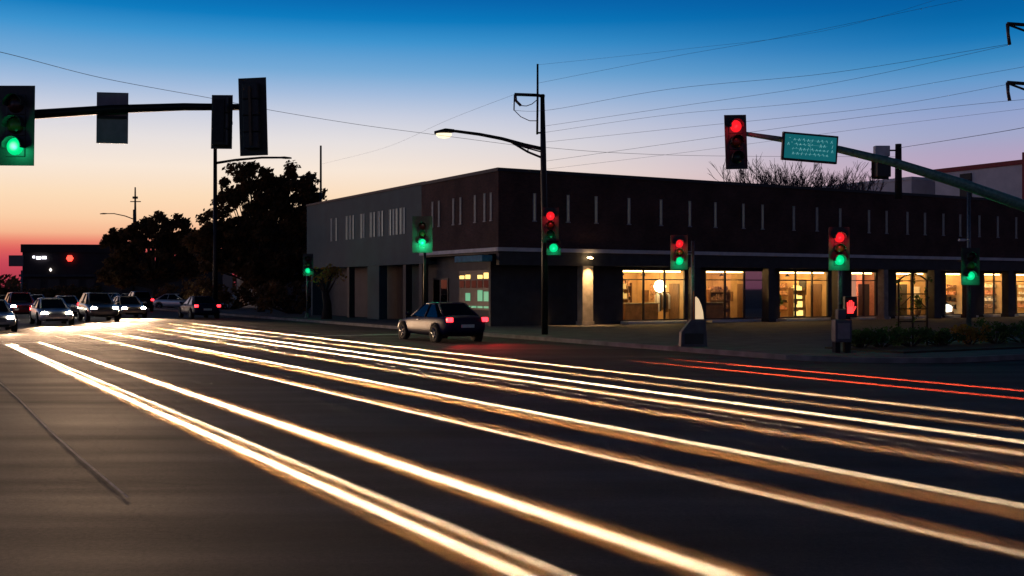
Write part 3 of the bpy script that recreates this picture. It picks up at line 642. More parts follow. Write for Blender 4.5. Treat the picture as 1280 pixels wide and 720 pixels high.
# ================================================================ signals
def signal_head(parent, loc, rz, lit, plate=True, n=3, d=.30, sp=.36, far=False, plate_pad=.16, order=('red','amber','green'), glow=16):
    """housing with lenses and visors facing local -y; sub-parts hang under the housing"""
    h = sp*n; c = Vector(loc)
    b = MB()
    for k in range(n): b.box(-sp/2+.01,sp/2-.01,-.02,.2,h/2-sp*(k+1)+.005,h/2-sp*k-.005,.02)
    hd = b.build('signal_head','signal_black',parent,c,rz)
    if plate:
        b = MB(); b.box(-sp/2-plate_pad,sp/2+plate_pad,.0,.012,-h/2-plate_pad,h/2+plate_pad,.004); b.build('backplate','signal_black',hd)
    for k in range(n):
        z = h/2-sp*(k+.5); on = order[k] in lit
        m_ = ('lens_'+order[k]+('_far' if far and order[k]=='green' else '')) if on else 'lens_off_'+order[k]
        b = MB(); b.lathe([(d/2,0),(d/2*.92,.03),(d/2*.7,.06),(d/2*.35,.08),(.001,.085)],20,Matrix.Rotation(R(90),4,'X'),cap=False)
        b.build('lens',m_,hd,(0,-.022,z))
        if on: child_light('lens_light','POINT',hd,(0,-.34,z-.06),glow*(1.0 if order[k]=='green' else 1.1),(.02,1,.36) if order[k]=='green' else (1,.03,.04),shadow_soft_size=.09)  # extra point lamp hung before the lit lens to make its backplate glow
        # open visor: upper three quarters of a tube
        b = MB(); ring = [(math.cos(R(a))*d*.54, math.sin(R(a))*d*.54) for a in range(-10,191,20)]
        for (x0,z0),(x1,z1) in zip(ring,ring[1:]):
            for e0, e1 in ((1,1),):
                b.quad((x0,-.02,z+z0),(x1,-.02,z+z1),(x1,-.20,z+z1),(x0,-.20,z+z0))
        v = b.build('visor','signal_black',hd); so = v.modifiers.new('t','SOLIDIFY'); so.thickness = .008
    return hd
def pole_tube(pts, r, m_, parent, name='pole', n=14):
    b = MB(); b.tube(pts, r, n); return b.build(name, m_, parent)

# --- left mast arm (pole stands out of frame on the left)
D1 = 23.0
pL = onray(-680,360,D1); pL.z = 0
ml = thing('mast_arm_signal','dark mast arm carrying a lit green signal at the upper left','traffic signal',pL)
def loc(px, py, D, root): return onray(px,py,D) - root.location
armL = [loc(x,y,D,ml) for x,y,D in ((-682,226,22.3),(-450,196,22.4),(-262,174,22.6),(-150,164,22.7),(-40,151,22.8),(42,143,23),(140,136.5,23.2),(230,133.5,23.4),(318,134,23.6))]
pole_tube(armL,[.15,.14,.125,.115,.105,.098,.09,.08,.065],'dark_metal',ml,'arm')
pole_tube([(0,0,.3),(0,0,3),armL[0]+Vector((0,0,.6))],[.2,.18,.15],'dark_metal',ml)
b = MB(); b.lathe([(.42,0),(.42,.05),(.3,.08),(.28,.3),(.22,.34)],20); b.build('pole_base','kerb_concrete',ml)
hp = loc(20,157,22.55,ml)
hd = signal_head(ml, hp, R(0), ('green',), order=('red','amber','green'), plate_pad=.175, sp=.43, d=.36)
hd.rotation_euler = (0,R(0.8),R(-4))
# the red lens shows a dull orange tile
b = MB(); b.tube([hp+Vector((0,.2,.2)), loc(20,145,22.9,ml)],.05,8); b.build('bracket','dark_metal',ml)
# sign seen from behind
b = MB(); b.box(-.325,.325,-.01,.012,-.54,.54,.004); sg = b.build('sign_panel','sign_back',ml,loc(140.5,147.5,23.34,ml)); sg.rotation_euler = (0,R(.6),R(5))
b = MB(); b.box(-.3,.3,-.05,-.012,.16,.22); b.box(-.3,.3,-.05,-.012,-.02,.04); b.build('bracket','dark_metal',sg)
# two heads seen from behind/obliquely at the arm tip
hd = signal_head(ml, loc(277.5,152.5,23.4,ml), R(176), (), plate_pad=.055, sp=.345); hd.rotation_euler.y = R(-1)
b = MB(); b.box(-.12,.12,.2,.23,-.45,.45); b.build('hatch','dark_metal',hd)
hd = signal_head(ml, loc(316.5,146,23.2,ml), R(174), (), plate_pad=.13, n=4, sp=.345, order=('red','amber','green','green')); hd.rotation_euler.y = R(1.5)
b = MB(); b.box(-.035,.02,.2,.235,-.63,.60); b.build('hinge_strip','louvre_bronze',hd)
b = MB(); b.tube([loc(293,134,23.4,ml),loc(318,134,23.45,ml)],.06,8); b.build('bracket','dark_metal',ml)

# --- right mast arm with street sign
D2 = 31.0
pR = onray(1420,360,36.5); pR.z = PT
mr_ = thing('mast_arm_signal','green mast arm at right carrying a red signal and a teal street sign','traffic signal',pR)
armR = [loc(x,y,D,mr_) for x,y,D in ((930,167,31),(975,174,31.3),(1050,187,31.8),(1120,204,32.5),(1200,229,33.6),(1280,257,34.8),(1350,281,35.7),(1420,300,36.5))]
pole_tube(armR,[.06,.08,.105,.13,.16,.18,.20,.2],'green_metal',mr_,'arm')
pole_tube([(0,0,.3),(0,0,2.2),(0,0,4.2)],[.26,.23,.2],'green_metal',mr_)
b = MB(); b.lathe([(.5,0),(.5,.05),(.36,.08),(.34,.3),(.27,.34)],20); b.build('pole_base','kerb_concrete',mr_)
hd = signal_head(mr_, loc(920,177.5,30.8,mr_), R(8), ('red',), plate_pad=.10, sp=.44, d=.34, glow=7); hd.rotation_euler.y = R(-2)
b = MB(); b.tube([loc(922,168,30.95,mr_),loc(934,168,31,mr_)],.05,8); b.build('bracket','green_metal',mr_)
so_ = b = MB(); b.box(-.83,.83,-.05,.05,-.40,.40,.02); sg = b.build('street_sign','signal_black',mr_,loc(1012,185,31.2,mr_)); sg.rotation_euler = (0,R(3.5),R(9))
b = MB(); b.box(-.77,.77,-.062,-.052,-.34,.34,.004); b.build('sign_face','sign_teal',sg)
# the lettering is blurred past reading in the photo: three rows of small broken strokes
rr = random.Random(5); b = MB()
for row, (zc, n, xs) in enumerate(((.20,10,.62),(.07,12,.66),(-.06,12,.64),(-.19,9,.50))):
    for k in range(n):
        if rr.random() < .12: continue
        x = -xs + 2*xs*k/(n-1) + rr.uniform(-.012,.012); hh = rr.uniform(.025,.048); a = rr.choice((-1,1,1,0))
        b.tube([(x-.026,-.066,zc-hh*a),(x+.004,-.066,zc+hh*.9)],.008,4)
        if rr.random() < .7: b.tube([(x+.004,-.066,zc+hh*.9),(x+.03,-.066,zc-hh)],.007,4)
for zc in (.20,.07,-.06,-.19): b.tube([(-.5,-.0645,zc),(.5,-.0645,zc)],.0025,4)
b.tube([(0,-.0645,-.22),(0,-.0645,.23)],.0025,4)
b.build('lettering','sign_letters',sg)
b = MB(); b.tube([(-.5,.05,.1),(-.5,.2,.1)],.04,8); b.tube([(.5,.05,.06),(.5,.2,.06)],.04,8); b.build('bracket','green_metal',sg)
hd = signal_head(mr_, loc(1100,211,32.5,mr_), R(200), (), n=1, sp=.5, plate_pad=.06, order=('red',)); 
# --- pole mounted signals
def post_signal(px, D, base_py, label, heads, ptop, m_='galv_metal', r=.07, group='signals on posts', glow=14, pad=.14):
    root = onray(px,360,D); root.z = PT
    o = thing('post_signal', label, 'traffic signal', root, 0, group)
    pole_tube([(0,0,.25),(0,0,ptop*.6),(0,0,ptop)],[r,r*.9,r*.75],m_,o)
    b = MB(); b.lathe([(r*3,0),(r*3,.05),(r*1.8,.09),(r*1.6,.26),(r*1.1,.3)],16); b.build('pole_base','kerb_concrete',o)
    for hx, hy, lit, n, sp in heads:
        p = onray(hx,hy,D-.35) - root
        hd = signal_head(o, p, R(0), lit, n=n, sp=sp, d=sp*.88, far=True, plate_pad=pad, glow=glow, order=('red','amber','green') if n==3 else ('green',))
        b = MB(); b.tube([p+Vector((0,.18,0)),Vector((0,0,p.z))],.03,6); b.build('bracket',m_,o)
    return o
p1 = post_signal(866,36,436,'grey signal post lit red over green with a dark wedge cabinet at its foot',[(849,315.5,('red','green'),3,.28)],3.4)
p2 = post_signal(1050,32.5,450,'grey signal post with red over green lit, right of two posts on the kerb',[(1049,311,('red','green'),3,.33)],3.4)
p3 = post_signal(531,48.6,420,'dark signal post with one bright green light before the grey wing',[(528,293,('green',),3,.36)],4.6,'dark_metal',glow=60,pad=.26)  # wider backplate and stronger added lamp stand for a green halo
p4 = post_signal(384,68,390,'far signal post with small green light beside the ochre sapling',[(385,331,('green',),3,.36)],3.2,'galv_metal')
root = onray(688,360,43.6); root.z = 3.2
o = thing('post_signal','red signal with small green light below fixed to the tall utility pole','traffic signal',root,0,'signals on posts')
signal_head(o, onray(688,281.4,43.5)-root, 0, ('red',), sp=.36, d=.32, far=True, plate_pad=.15)
signal_head(o, onray(692,310,43.5)-root, 0, ('green',), n=1, sp=.40, d=.33, far=True, plate_pad=.08, order=('green',))
b = MB(); q = onray(684,295,43.75)-root; b.tube([onray(688,290,43.7)-root,q,onray(692,306,43.7)-root],.03,6); b.tube([q,onray(681,295,43.9)-root],.03,6); b.build('bracket','dark_metal',o)
# cabinets at the foot of the two kerb posts
o = thing('signal_cabinet','dark wedge shaped control cabinet at the foot of the left kerb signal post','cabinet',(onray(866,360,35.2).x,35.2,PT))
b = MB(); b.loft([[(-.42,-.25,0),(.42,-.25,0),(.42,.25,0),(-.42,.25,0)],[(-.40,-.23,.45),(.40,-.23,.45),(.40,.23,.45),(-.40,.23,.45)],[(-.08,-.18,.85),(.38,-.2,.85),(.38,.2,.85),(-.08,.18,.85)]],smooth=False); b.build('case','grey_cabinet',o)
b = MB(); b.box(-.3,.3,-.27,-.252,.08,.42,.005); b.build('door','dark_panel',o)
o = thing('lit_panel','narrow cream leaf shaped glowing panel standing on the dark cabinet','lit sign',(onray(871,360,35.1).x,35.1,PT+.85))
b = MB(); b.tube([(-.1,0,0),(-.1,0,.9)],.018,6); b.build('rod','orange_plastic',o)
b = MB(); b.prism([(-.05,0.02),(.22,.02),(.20,.25),(.14,.48),(.06,.66),(-.02,.74),(-.05,.72)],-.01,.01); q = b.build('panel','lit_cream',o); q.rotation_euler = (R(90),0,0)  # panel's brightness is put in as emission, no lamp behind it
o = thing('signal_cabinet','slim grey cabinet on dark feet below the right kerb signal post','cabinet',(onray(1051,360,31.8).x,31.8,PT))
b = MB(); b.box(-.22,.26,-.2,.2,.3,.95,.03); b.box(-.12,.12,-.14,.14,.952,1.25,.03); b.build('case','grey_cabinet',o); b = MB(); b.box(-.2,-.06,-.16,.16,0,.298); b.box(.1,.24,-.16,.16,0,.298); b.build('foot','rubber',o)
b = MB(); b.box(-.15,.2,-.215,-.202,.4,.85,.004); b.build('door','sign_back',o)
# pedestrian hand signal
o = thing('hand_signal','black pedestrian signal box showing a red hand beside the right kerb post','pedestrian signal',onray(1063,384,32.3))
b = MB(); b.box(-.2,.2,-.02,.2,-.30,.30,.03); b.build('housing','signal_black',o)
b = MB(); b.box(-.10,.08,-.035,-.022,-.18,.02,.012)
for k, hgt in enumerate((.12,.17,.18,.13)): b.tube([(-.085+.052*k,-.03,.0),(-.09+.056*k,-.03,.02+hgt)],.019,6)
b.tube([(.07,-.03,-.12),(.15,-.03,.02)],.02,6); b.build('hand_symbol','ped_red',o)
b = MB(); b.box(-.22,.22,-.24,-.02,.30,.315); b.box(-.22,-.205,-.2,-.02,-.1,.3); b.build('visor','signal_black',o)
b = MB(); b.tube([(-.2,.1,.1),(-.32,.1,.1)],.03,6); b.build('bracket','galv_metal',o)

# tall grey lamp pole at right with a green signal
root = onray(1211,360,40); root.z = PT
o = thing('lamp_pole','tall thin grey pole with a green signal at the right of the shopfront','pole',root)
pole_tube([(0,0,.2),(0,0,3),(0,0,5.8)],[.085,.07,.055],'galv_metal',o); b = MB(); b.lathe([(.22,0),(.22,.06),(.12,.1),(.11,.24)],14); b.build('pole_base','kerb_concrete',o)
pp = onray(1213,333,39.6)-root; signal_head(o,pp,0,('green',),sp=.34,d=.30,far=True,plate_pad=.16)
b = MB(); b.tube([(0,0,3.55),(-.02,-.1,3.6),(-.35,-.12,3.6)],.035,8); b.box(-.42,-.2,-.2,-.05,3.55,3.64,.02); b.build('camera_arm','canopy_white',o)

# ================================================================ utility pole with lit street lamp at the corner
root = onray(681,360,44); root.z = PT
up = thing('utility_pole','tall dark utility pole with a lit street lamp arm before the brick corner','utility pole',root)
def ul(px,py,D=44): return onray(px,py,D)-root
pole_tube([(0,0,0),(0,0,4),ul(679,188),ul(678,118)],[.135,.125,.12,.085],'dark_metal',up)
pole_tube([ul(671.5,168),ul(672,120),ul(672,80)],[.045,.045,.04],'dark_metal',up,'mast')
b = MB(); b.tube([ul(643,118),ul(672,119),ul(681,121)],.065,8); b.tube([ul(671.5,166),ul(678,166)],.04,6); b.build('cross_arm','dark_metal',up)
b = MB(); b.tube([ul(644,118),ul(645,126),ul(651,132)],.055,8); b.tube([ul(643,118),ul(642.5,138)],.03,6); b.build('insulator','ceramic',up)
b = MB(); b.tube([ul(651,132),ul(658,132.5),ul(665,130),ul(671,125)],.018,6); b.tube([ul(643,138),ul(651,146),ul(662,151),ul(672,151)],.018,6); b.build('jumper_wire','wire_black',up)
arm = [ul(677,186),ul(655,181),ul(628,173.5),ul(600,168),ul(570,164),ul(560,163.5)]
b = MB(); b.tube(arm,[.08,.075,.07,.065,.06,.055],10); b.tube([ul(677,197),ul(660,190),ul(636,176)],[.045,.045,.04],8); b.tube([ul(660,190),ul(660,182)],.025,6); b.tube([ul(677,190),ul(655,184),ul(640,178)],.03,6); b.build('lamp_arm','dark_metal',up)
b = MB(); c0, c1_ = ul(568,164), ul(543,165.5); dx = c0.x-c1_.x; dzz = -.04
b.loft([[(c0.x,-.1,c0.z-.04),(c0.x,.1,c0.z-.04),(c0.x,.08,c0.z+.07),(c0.x,-.08,c0.z+.07)],[(c0.x-.35,-.19,c0.z-.07),(c0.x-.35,.19,c0.z-.07),(c0.x-.35,.13,c0.z+.1),(c0.x-.35,-.13,c0.z+.1)],[(c1_.x,-.12,c1_.z-.06),(c1_.x,.12,c1_.z-.06),(c1_.x,.08,c1_.z+.04),(c1_.x,-.08,c1_.z+.04)]]); b.build('lamp_head','dark_metal',up)
lh = b = MB(); xm = (c0.x+c1_.x)/2-.02
b.lathe([(.0001,-.27),(.14,-.22),(.2,-.12),(.21,0)],16,Matrix.Translation((xm,0,(c0.z+c1_.z)/2-.07)) @ Matrix.Scale(1.5,4,(1,0,0)) @ Matrix.Scale(.75,4,(0,0,1)),cap=False); b.build('lamp_lens','street_lamp_glow',up)
sl = child_light('street_lamp_light','SPOT',up,(xm,0,c0.z-.45),300,(1,.8,.5),spot_size=R(140),spot_blend=.6,shadow_soft_size=.12)

# power pole brackets at the right edge (the pole itself stands out of frame)
root = onray(1345,360,34); root.z = PT
rp = thing('power_pole','power pole at the right edge with two dark bracket arms holding wires','utility pole',root)
def ur(px,py,D=34): return onray(px,py,D)-root
pole_tube([(0,0,0),(0,0,6),ur(1345,-120)],[.2,.18,.13],'bark',rp)
for yy, b0 in ((29.5,56),(103,126)):
    b = MB(); b.tube([ur(1259,yy),ur(1345,yy+6)],.055,8)
    b.tube([ur(1262,yy+2),ur(1300,yy+16),ur(1345,yy+44)],.035,6); b.build('bracket_arm','dark_metal',rp)
    b = MB(); b.tube([ur(1259.5,yy),ur(1260,yy+12),ur(1262,b0)],[.06,.05,.055],8); b.build('insulator','ceramic',rp)

# wires
def wire(pts, label, r=.011, sag=.0):
    P = [onray(*p) for p in pts]
    # smooth curve through the points
    out = []
    for i in range(len(P)-1):
        p0 = P[max(i-1,0)]; p1 = P[i]; p2 = P[i+1]; p3 = P[min(i+2,len(P)-1)]
        for k in range(8):
            u = k/8; out.append(.5*((2*p1)+(p2-p0)*u+(2*p0-5*p1+4*p2-p3)*u*u+(3*p1-p0-3*p2+p3)*u**3))
    out.append(P[-1]); b = MB(); b.tube(out, r*.48, 5); o = b.build('power_line','wire_black')
    return tag(o, label, 'wire', 'overhead wires')
wire([(672,81,44),(850,62,41),(1060,32,37),(1345,-60,34)],'topmost faint overhead wire, from the mast tip to the upper right corner',.008)
wire([(672,104,44),(840,71,41),(1000,42,38),(1345,-30,34)],'second overhead wire from the top, leaving the utility pole mast',.010)
wire([(643,138,44),(690,137,43),(840,111,41),(1040,91,38),(1262,55,34)],'overhead wire ending at the upper bracket arm on the right',.013)
wire([(678,158,44),(840,134,41),(1045,103,38),(1262,56,34)],'overhead wire just below the one on the upper bracket arm',.012)
wire([(678,166,44),(840,143,41),(1040,124,38),(1345,72,34)],'middle overhead wire between the upper and lower bracket arms',.011)
wire([(678,178,44),(840,161,41),(1090,135,38),(1262,105,34)],'overhead wire ending at the top of the lower bracket arm',.011)
wire([(678,202,44),(840,179,41),(1080,146,38),(1262,126,34),(1345,122,33)],'overhead wire hanging from the lower bracket arm tip',.012)
wire([(678,212,44),(860,190,41),(1100,158,38),(1345,128,34)],'lowest of the long overhead wires above the brick roof',.009)
wire([(678,184,44),(770,191,48),(900,195,55),(1122,196,62)],'nearly level cable from the utility pole to the dark post behind the roof',.016)
wire([(1123,185,62),(1200,173,52),(1280,159.5,44),(1400,135,36)],'thick cable rising right from the dark post behind the mast arm',.026)
wire([(-120,42,22),(0,65,26),(130,98,32),(265,123,36),(340,138,38),(450,156,41),(545,168.5,43),(678,186,44)],'single sagging cable crossing the upper left sky to the utility pole',.016)
wire([(643,118,44),(560,150,55),(480,185,75),(402,205,95)],'faint wire running left from the cross arm behind the lamp',.010)

# dark post with transformer behind the mast arm
root = onray(1123,360,62); root.z = PT
# stands on the brick building's roof line as the photo shows it
o = thing('service_post','dark stub post with a pale box rising behind the mast arm','utility pole',W(*(lambda p:(p.x*CS+p.y*SN, -p.x*SN+p.y*CS))(root),H-.35))
base = o.location.copy()
pole_tube([(0,0,-.0),(0,0,1.2),onray(1123,180,62)-base],[.2,.19,.17],'bark',o)
b = MB(); q = onray(1102,188,62)-base; b.box(q.x-.42,q.x+.42,q.y-.2,q.y+.2,q.z-.35,q.z+.25,.04); b.build('transformer_box','canopy_white',o); b = MB(); b.tube([q,(0,0,q.z)],.05,6); b.build('bracket','dark_metal',o)

# street lamps on the left
def arm_lamp(px, D, top_py, tip_px, tip_py, label, r=.1, mate='dark_metal'):
    root = onray(px,360,D); root.z = PT
    o = thing('street_lamp', label, 'street lamp', root, 0, 'unlit street lamps along the main road')
    U = lambda x,y: onray(x,y,D)-root
    pole_tube([(0,0,.2),(0,0,4),U(px,top_py)],[r*1.2,r,r*.75],mate,o); b = MB(); b.lathe([(r*3,0),(r*3,.06),(r*1.6,.1),(r*1.5,.24)],14); b.build('pole_base','kerb_concrete',o)
    mx = (px+tip_px)/2
    b = MB(); b.tube([U(px,tip_py+7),U(px*.7+tip_px*.3,tip_py+3),U(px*.3+tip_px*.7,tip_py),U(tip_px,tip_py)],[r*.6,r*.55,r*.5,r*.45],8); b.build('lamp_arm',mate,o)
    q = U(tip_px,tip_py); sg = 1 if tip_px > px else -1
    b = MB(); b.loft([[(q.x-sg*.2,-.08,q.z-.05),(q.x-sg*.2,.08,q.z-.05),(q.x-sg*.2,.08,q.z+.06),(q.x-sg*.2,-.08,q.z+.06)],[(q.x+sg*.25,-.18,q.z-.09),(q.x+sg*.25,.18,q.z-.09),(q.x+sg*.25,.13,q.z+.08),(q.x+sg*.25,-.13,q.z+.08)],[(q.x+sg*.75,-.11,q.z-.08),(q.x+sg*.75,.11,q.z-.08),(q.x+sg*.75,.07,q.z+.02),(q.x+sg*.75,-.07,q.z+.02)]]); b.build('lamp_head',mate,o)
    return o
arm_lamp(269,84,150,352,197,'tall dark street lamp with arm to the right in front of the leafy trees',.17)
arm_lamp(167,150,262,132,267,'far street lamp with arm to the left above the smaller leafy tree',.12)
arm_lamp(401,78,182,384,221,'thin pole with short lamp arm where the tree meets the grey wing',.09)
root = onray(169,360,170); root.z = 0
o = thing('radio_mast','thin far mast with a short crossbar above the smaller leafy tree','mast',root)
pole_tube([(0,0,0),(0,0,12),onray(169,234,170)-root],[.25,.2,.1],'dark_metal',o); b = MB(); b.tube([onray(163,252,170)-root,onray(176,252,170)-root],.08,6); b.tube([onray(166,247,170)-root,onray(172,247,170)-root],.2,6); b.build('crossbar','dark_metal',o)
# small far left street items
root = onray(27,360,140); root.z = PT
o = thing('sign_post','thin pale far post at the left with a small pink lit board','sign',root)
pole_tube([(0,0,0),onray(27,338,140)-root],.1,'galv_metal',o); q = onray(20,326,140)-root; b = MB(); b.box(q.x-.9,q.x+.9,-.1,.1,q.z-.7,q.z+.7,.05); b.build('board','pink_wall',o)

# ================================================================ vegetation
def tree(name, label, root, crown, trunk_h, n_clump, per, size, seed, leafm='leaf', group=None, spread=None):
    """crown = list of (x, y, z, rx, rz) ellipsoids relative to the root"""
    rnd = random.Random(seed); o = thing(name, label, 'tree', root, 0, group)
    if spread: crown = [(x*spread[0],y,z*spread[1],a*spread[0],c*spread[1]) for x,y,z,a,c in crown]
    b = MB(); tips = []
    top = Vector((rnd.uniform(-.2,.2),0,trunk_h)); b.tube([(0,0,-.1),(.05,.03,trunk_h*.5),top],[.34,.25,.2],10)
    l = MB()
    for i in range(n_clump):
        cx, cy, cz, rx, rz = crown[i % len(crown)]
        while True:
            p = Vector((rnd.uniform(-1,1),rnd.uniform(-1,1),rnd.uniform(-1,1)))
            if .25 < p.length < 1: break
        c = Vector((cx+p.x*rx, cy+p.y*rx*.8, cz+p.z*rz)); mid = top.lerp(c,.5)+Vector((0,0,-.25))
        b.tube([top-Vector((0,0,rnd.uniform(0,trunk_h*.35))), mid, c],[.09,.05,.015],5,cap=False)
        rr_ = rnd.uniform(.45,1.0); leaf_cloud(l, rnd, c, (rr_,rr_,rr_*.8), per, size)
    b.build('trunk','bark',o); l.build('crown',leafm,o); return o
r1 = onray(326,360,86); r1.z = PT
tree('leafy_tree','larger leafy brown green tree beside the grey wing',r1,[(-3.0,0,4.6,2.0,1.9),(-.8,0,7.3,2.4,2.2),(2.2,0,7.2,2.4,2.4),(0,0,4.2,3.2,2.0),(3.2,0,4.4,1.9,2.4),(1.0,0,2.6,2.8,1.2)],2.6,420,95,.19,11,spread=(1.12,1.2))
r2 = onray(193,360,120); r2.z = PT
tree('leafy_tree','smaller leafy brown green tree left of the tall dark street lamp',r2,[(-3.4,0,5.0,1.8,1.9),(-.4,0,6.6,2.6,1.8),(2.6,0,6.3,2.2,1.9),(0,0,4.0,4.0,2.0),(3.6,0,4.2,1.5,2.0),(-3.4,0,2.8,1.8,1.2)],2.4,260,90,.23,12,spread=(1.08,1.2))
r3 = onray(408,360,66); r3.z = PT
tree('sapling','small ochre leaved sapling beside the far green signal post',r3,[(0,0,2.55,.7,.3),(.35,0,2.85,.4,.25)],1.7,16,26,.09,13,'leaf_ochre')
# far shrubs
for i, (px, D, hh, lab) in enumerate(((6,170,3.2,'dark far shrub at the left edge below the red horizon'),(60,160,2.4,'dark far shrub before the long dark store'),(100,150,2.6,'dark far shrub at the right end of the long dark store'),(238,105,3.0,'dark shrub between the two leafy trees'),(285,96,3.2,'dark shrub under the larger leafy tree'),(368,80,2.6,'dark shrub right under the larger leafy tree beside the wing'))):
    r = onray(px,360,D); r.z = PT; rnd = random.Random(50+i); o = thing('shrub',lab,'shrub',r,0,'dark shrubs along the far road')
    l = MB(); b = MB()
    for k in range(34):
        c = Vector((rnd.uniform(-3,3),rnd.uniform(-1.5,1.5),rnd.uniform(.5,hh-.4)*rnd.uniform(.7,1))); leaf_cloud(l,rnd,c,(.8,.8,.6),40,.17); b.tube([(c.x*.15,c.y*.15,0),c],[.05,.015],4,cap=False)
    l.build('foliage','leaf',o); b.build('stem','bark',o)
# hedge bushes in the bed at right
for i, (px, D, wd, hh, lab) in enumerate(((1078,33.6,.9,.55,'low dark bush right of the hand signal post'),(1102,33.8,.8,.6,'low dark bush left of the iron trellis'),(1138,34.2,.9,.62,'low dark bush under the iron trellis'),(1176,34.8,.95,.5,'low dark bush right of the iron trellis'),(1212,35.4,.75,.72,'pale round bush at the foot of the tall grey pole'),(1244,36,.95,.78,'tallest dark bush right of the tall grey pole'),(1279,36.6,.9,.75,'dark bush at the right edge of the hedge'))):
    r = onray(px,360,D); r.z = PT+.05; rnd = random.Random(80+i); o = thing('bush',lab,'bush',r,0,'bushes in the bed before the shopfront')
    l = MB(); b = MB()
    for k in range(16):
        c = Vector((rnd.uniform(-wd*.75,wd*.75),rnd.uniform(-.45,.45),rnd.uniform(.15,hh-.1))); leaf_cloud(l,rnd,c,(.26,.24,.2),60,.05); b.tube([(c.x*.2,c.y*.2,0),c],[.02,.008],4,cap=False)
    l.build('foliage','hedge_leaf' if i != 4 else 'leaf_ochre',o); b.build('stem','bark',o)
# iron trellis in the bed
r = onray(1141,360,34.8); r.z = PT+.05
o = thing('iron_trellis','dark iron trellis with a vine standing in the bed before a bright shop window','trellis',r,R(8))
b = MB()
for x in (-.48,0,.48): b.tube([(x,0,0),(x,0,2.05+(.22 if x==0 else 0))],.028,6)
for z in (.75,1.15,1.62): b.tube([(-.48,0,z),(.48,0,z)],.02,6)
b.tube([(-.48,0,2.05),(-.25,0,2.2),(0,0,2.27),(.25,0,2.2),(.48,0,2.05)],.025,6); b.tube([(-.48,0,1.15),(0,0,1.62),(.48,0,1.15)],.015,6); b.build('frame','dark_metal',o)
rnd = random.Random(3); l = MB()
for k in range(26): leaf_cloud(l,rnd,(rnd.choice((-.48,0,.48))+rnd.gauss(0,.05),0,rnd.uniform(.2,2.2)),(.12,.1,.14),10,.05)
l.build('vine','hedge_leaf',o)
# bare trees behind the roof
def bare_tree(px, D, top_py, label, seed):
    r = onray(px,360,D); r.z = PT; rnd = random.Random(seed); hgt = onray(px,top_py,D).z - PT
    o = thing('bare_tree',label,'tree',r,0,'bare trees behind the brick roof'); b = MB()
    fork = hgt*.45; b.tube([(0,0,0),(0,0,fork*.6),(0,0,fork)],[.3,.24,.2],8)
    def grow(p, d, ln, rad, lev):
        q = p+d*ln; b.tube([p,(p+q)/2+Vector((rnd.gauss(0,.04),rnd.gauss(0,.04),0))*ln,q],[rad,rad*.8,rad*.6],4,cap=False)
        if lev >= 4: return
        for _ in range(3 if lev < 3 else 4):
            nd = (d+Vector((rnd.gauss(0,.42),rnd.gauss(0,.42),rnd.uniform(.0,.5)))).normalized(); grow(p.lerp(q,rnd.uniform(.5,1)), nd, ln*rnd.uniform(.55,.8), max(rad*.55,.016), lev+1)
    for k in range(5):
        a = k*1.257+rnd.random(); grow(Vector((0,0,fork*rnd.uniform(.8,1))), Vector((math.cos(a)*.55,math.sin(a)*.55,1)).normalized(), hgt*.24, .12, 0)
    b.build('branches','twig',o)
    # scale so the twigs end at the wanted height
    return o
bt = [('bare tree behind the roof, leftmost one below the red signal',948,214,1),('bare tree behind the roof left of the teal sign',972,210,2),('bare tree behind the roof under the teal sign',1000,206,3),('bare tree behind the roof under the right end of the teal sign',1030,207,4),('bare tree behind the roof next to the pale building',1058,210,5)]
for lab, px, ty, sd in bt: bare_tree(px,92,ty-14,lab,sd)
# far wood on the horizon
rnd = random.Random(9); l = MB()
for k in range(420):
    px = rnd.uniform(-120,1400); D = rnd.uniform(330,420); p = onray(px,360,D); leaf_cloud(l,rnd,(p.x,p.y,rnd.uniform(0.5,5.5)),(4,4,2.6),14,1.1)
tag(l.build('far_wood','leaf'),'dark band of far off trees along the horizon','trees',kind='stuff')

# ================================================================ world, sun, camera
wd = bpy.data.worlds.new('World'); SC.world = wd; wd.use_nodes = True
N = wd.node_tree.nodes; L = wd.node_tree.links; bg = N['Background']; out = N['World Output']
SUN_AZ = R(-46)                                    # left of the view axis, just set
sky = N.new('ShaderNodeTexSky'); sky.sky_type = 'NISHITA'; sky.sun_disc = False; sky.sun_elevation = R(.3); sky.sun_rotation = SUN_AZ; sky.air_density = 1.5; sky.dust_density = 2.0
L.new(sky.outputs[0], bg.inputs[0]); bg.inputs[1].default_value = .05
tc = N.new('ShaderNodeTexCoord'); sep = N.new('ShaderNodeSeparateXYZ'); L.new(tc.outputs['Generated'], sep.inputs[0])
def ramp(stops):
    r = N.new('ShaderNodeValToRGB'); e = r.color_ramp.elements
    while len(e) > 1: e.remove(e[-1])
    e[0].position = stops[0][0]; e[0].color = lin(*stops[0][1])
    for p, c in stops[1:]: x = e.new(p); x.color = lin(*c)
    L.new(sep.outputs[2], r.inputs[0]); return r.outputs[0]
up = [(.34,(0,66,128)),(.6,(10,25,48)),(1,(10,16,28))]
west = ramp([(0,(165,52,72)),(.022,(200,72,88)),(.033,(224,98,94)),(.040,(236,136,112)),(.047,(246,182,144)),(.06,(251,207,168)),(.08,(252,221,187)),(.105,(248,231,215)),(.13,(230,224,224)),(.152,(203,208,224)),(.172,(163,188,221)),(.19,(118,170,215)),(.217,(58,147,207)),(.235,(2,122,190)),(.254,(0,100,173))]+up)
east = ramp([(0,(150,90,120)),(.03,(180,120,135)),(.06,(200,155,170)),(.09,(190,160,185)),(.112,(176,162,192)),(.127,(160,166,200)),(.142,(149,163,204)),(.156,(128,158,204)),(.172,(98,152,203)),(.187,(60,138,194)),(.205,(18,118,183)),(.222,(0,103,169)),(.245,(0,88,158))]+up)
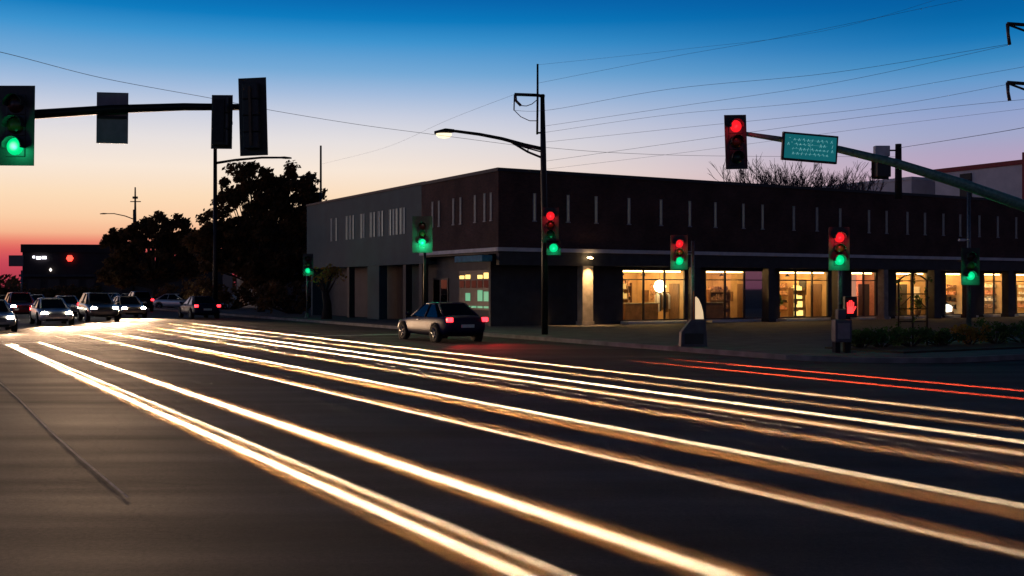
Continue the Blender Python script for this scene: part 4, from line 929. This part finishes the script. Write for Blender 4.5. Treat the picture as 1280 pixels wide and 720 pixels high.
dt = N.new('ShaderNodeVectorMath'); dt.operation = 'DOT_PRODUCT'
cx = N.new('ShaderNodeVectorMath'); cx.operation = 'MULTIPLY'; cx.inputs[1].default_value = (1,1,0); L.new(tc.outputs['Generated'], cx.inputs[0])
nm = N.new('ShaderNodeVectorMath'); nm.operation = 'NORMALIZE'; L.new(cx.outputs[0], nm.inputs[0]); L.new(nm.outputs[0], dt.inputs[0])
dt.inputs[1].default_value = (math.sin(SUN_AZ), math.cos(SUN_AZ), 0)
def mrw(a,b,c,d):
    q = N.new('ShaderNodeMapRange'); q.interpolation_type = 'SMOOTHSTEP'
    for k,v in zip(('From Min','From Max','To Min','To Max'),(a,b,c,d)): q.inputs[k].default_value = v
    L.new(dt.outputs['Value'], q.inputs['Value']); return q.outputs[0]
mx = N.new('ShaderNodeMix'); mx.data_type = 'RGBA'; L.new(mrw(.34,.82,0,1), mx.inputs['Factor']); L.new(east, mx.inputs['A']); L.new(west, mx.inputs['B'])
glow = N.new('ShaderNodeMapRange'); glow.interpolation_type='SMOOTHSTEP'; glow.inputs['From Min'].default_value=.30; glow.inputs['From Max'].default_value=.02
L.new(sep.outputs[2], glow.inputs['Value']); gw = N.new('ShaderNodeMath'); gw.operation='MULTIPLY'; L.new(glow.outputs[0], gw.inputs[0]); L.new(mrw(.955,1,0,.9), gw.inputs[1])
bg3 = N.new('ShaderNodeBackground'); bg3.inputs[0].default_value=(1,.36,.16,1); L.new(gw.outputs[0], bg3.inputs[1])
bg2 = N.new('ShaderNodeBackground'); L.new(mx.outputs['Result'], bg2.inputs[0]); L.new(mrw(-.25,.34,.42,1.0), bg2.inputs[1])
sky_amt = bg; add = N.new('ShaderNodeAddShader'); L.new(bg.outputs[0], add.inputs[0]); L.new(bg2.outputs[0], add.inputs[1]); add2 = N.new('ShaderNodeAddShader'); L.new(add.outputs[0], add2.inputs[0]); L.new(bg3.outputs[0], add2.inputs[1]); L.new(add2.outputs[0], out.inputs[0])
bg.inputs[1].default_value = .003
sd = bpy.data.lights.new('sun','SUN'); sd.energy = .03; sd.angle = R(3); sd.color = (1,.5,.3)
so = bpy.data.objects.new('sun',sd); COL.objects.link(so)
dvec = Vector((-math.sin(SUN_AZ),-math.cos(SUN_AZ),-math.tan(R(1.5)))); so.rotation_euler = dvec.to_track_quat('-Z','Y').to_euler()
cd = bpy.data.cameras.new('camera'); cam = bpy.data.objects.new('camera',cd); COL.objects.link(cam)
cam.location = (0,0,CAM_H); cam.rotation_euler = (R(90),0,0); cd.sensor_width = 36; cd.lens = 36*F/1280; cd.clip_end = 6000; cd.clip_start = .05
SC.camera = cam
SC.view_settings.view_transform = 'Standard'; SC.view_settings.look = 'None'; SC.view_settings.gamma = 1; SC.view_settings.exposure = 0
SC.render.resolution_x = 1024; SC.render.resolution_y = 576
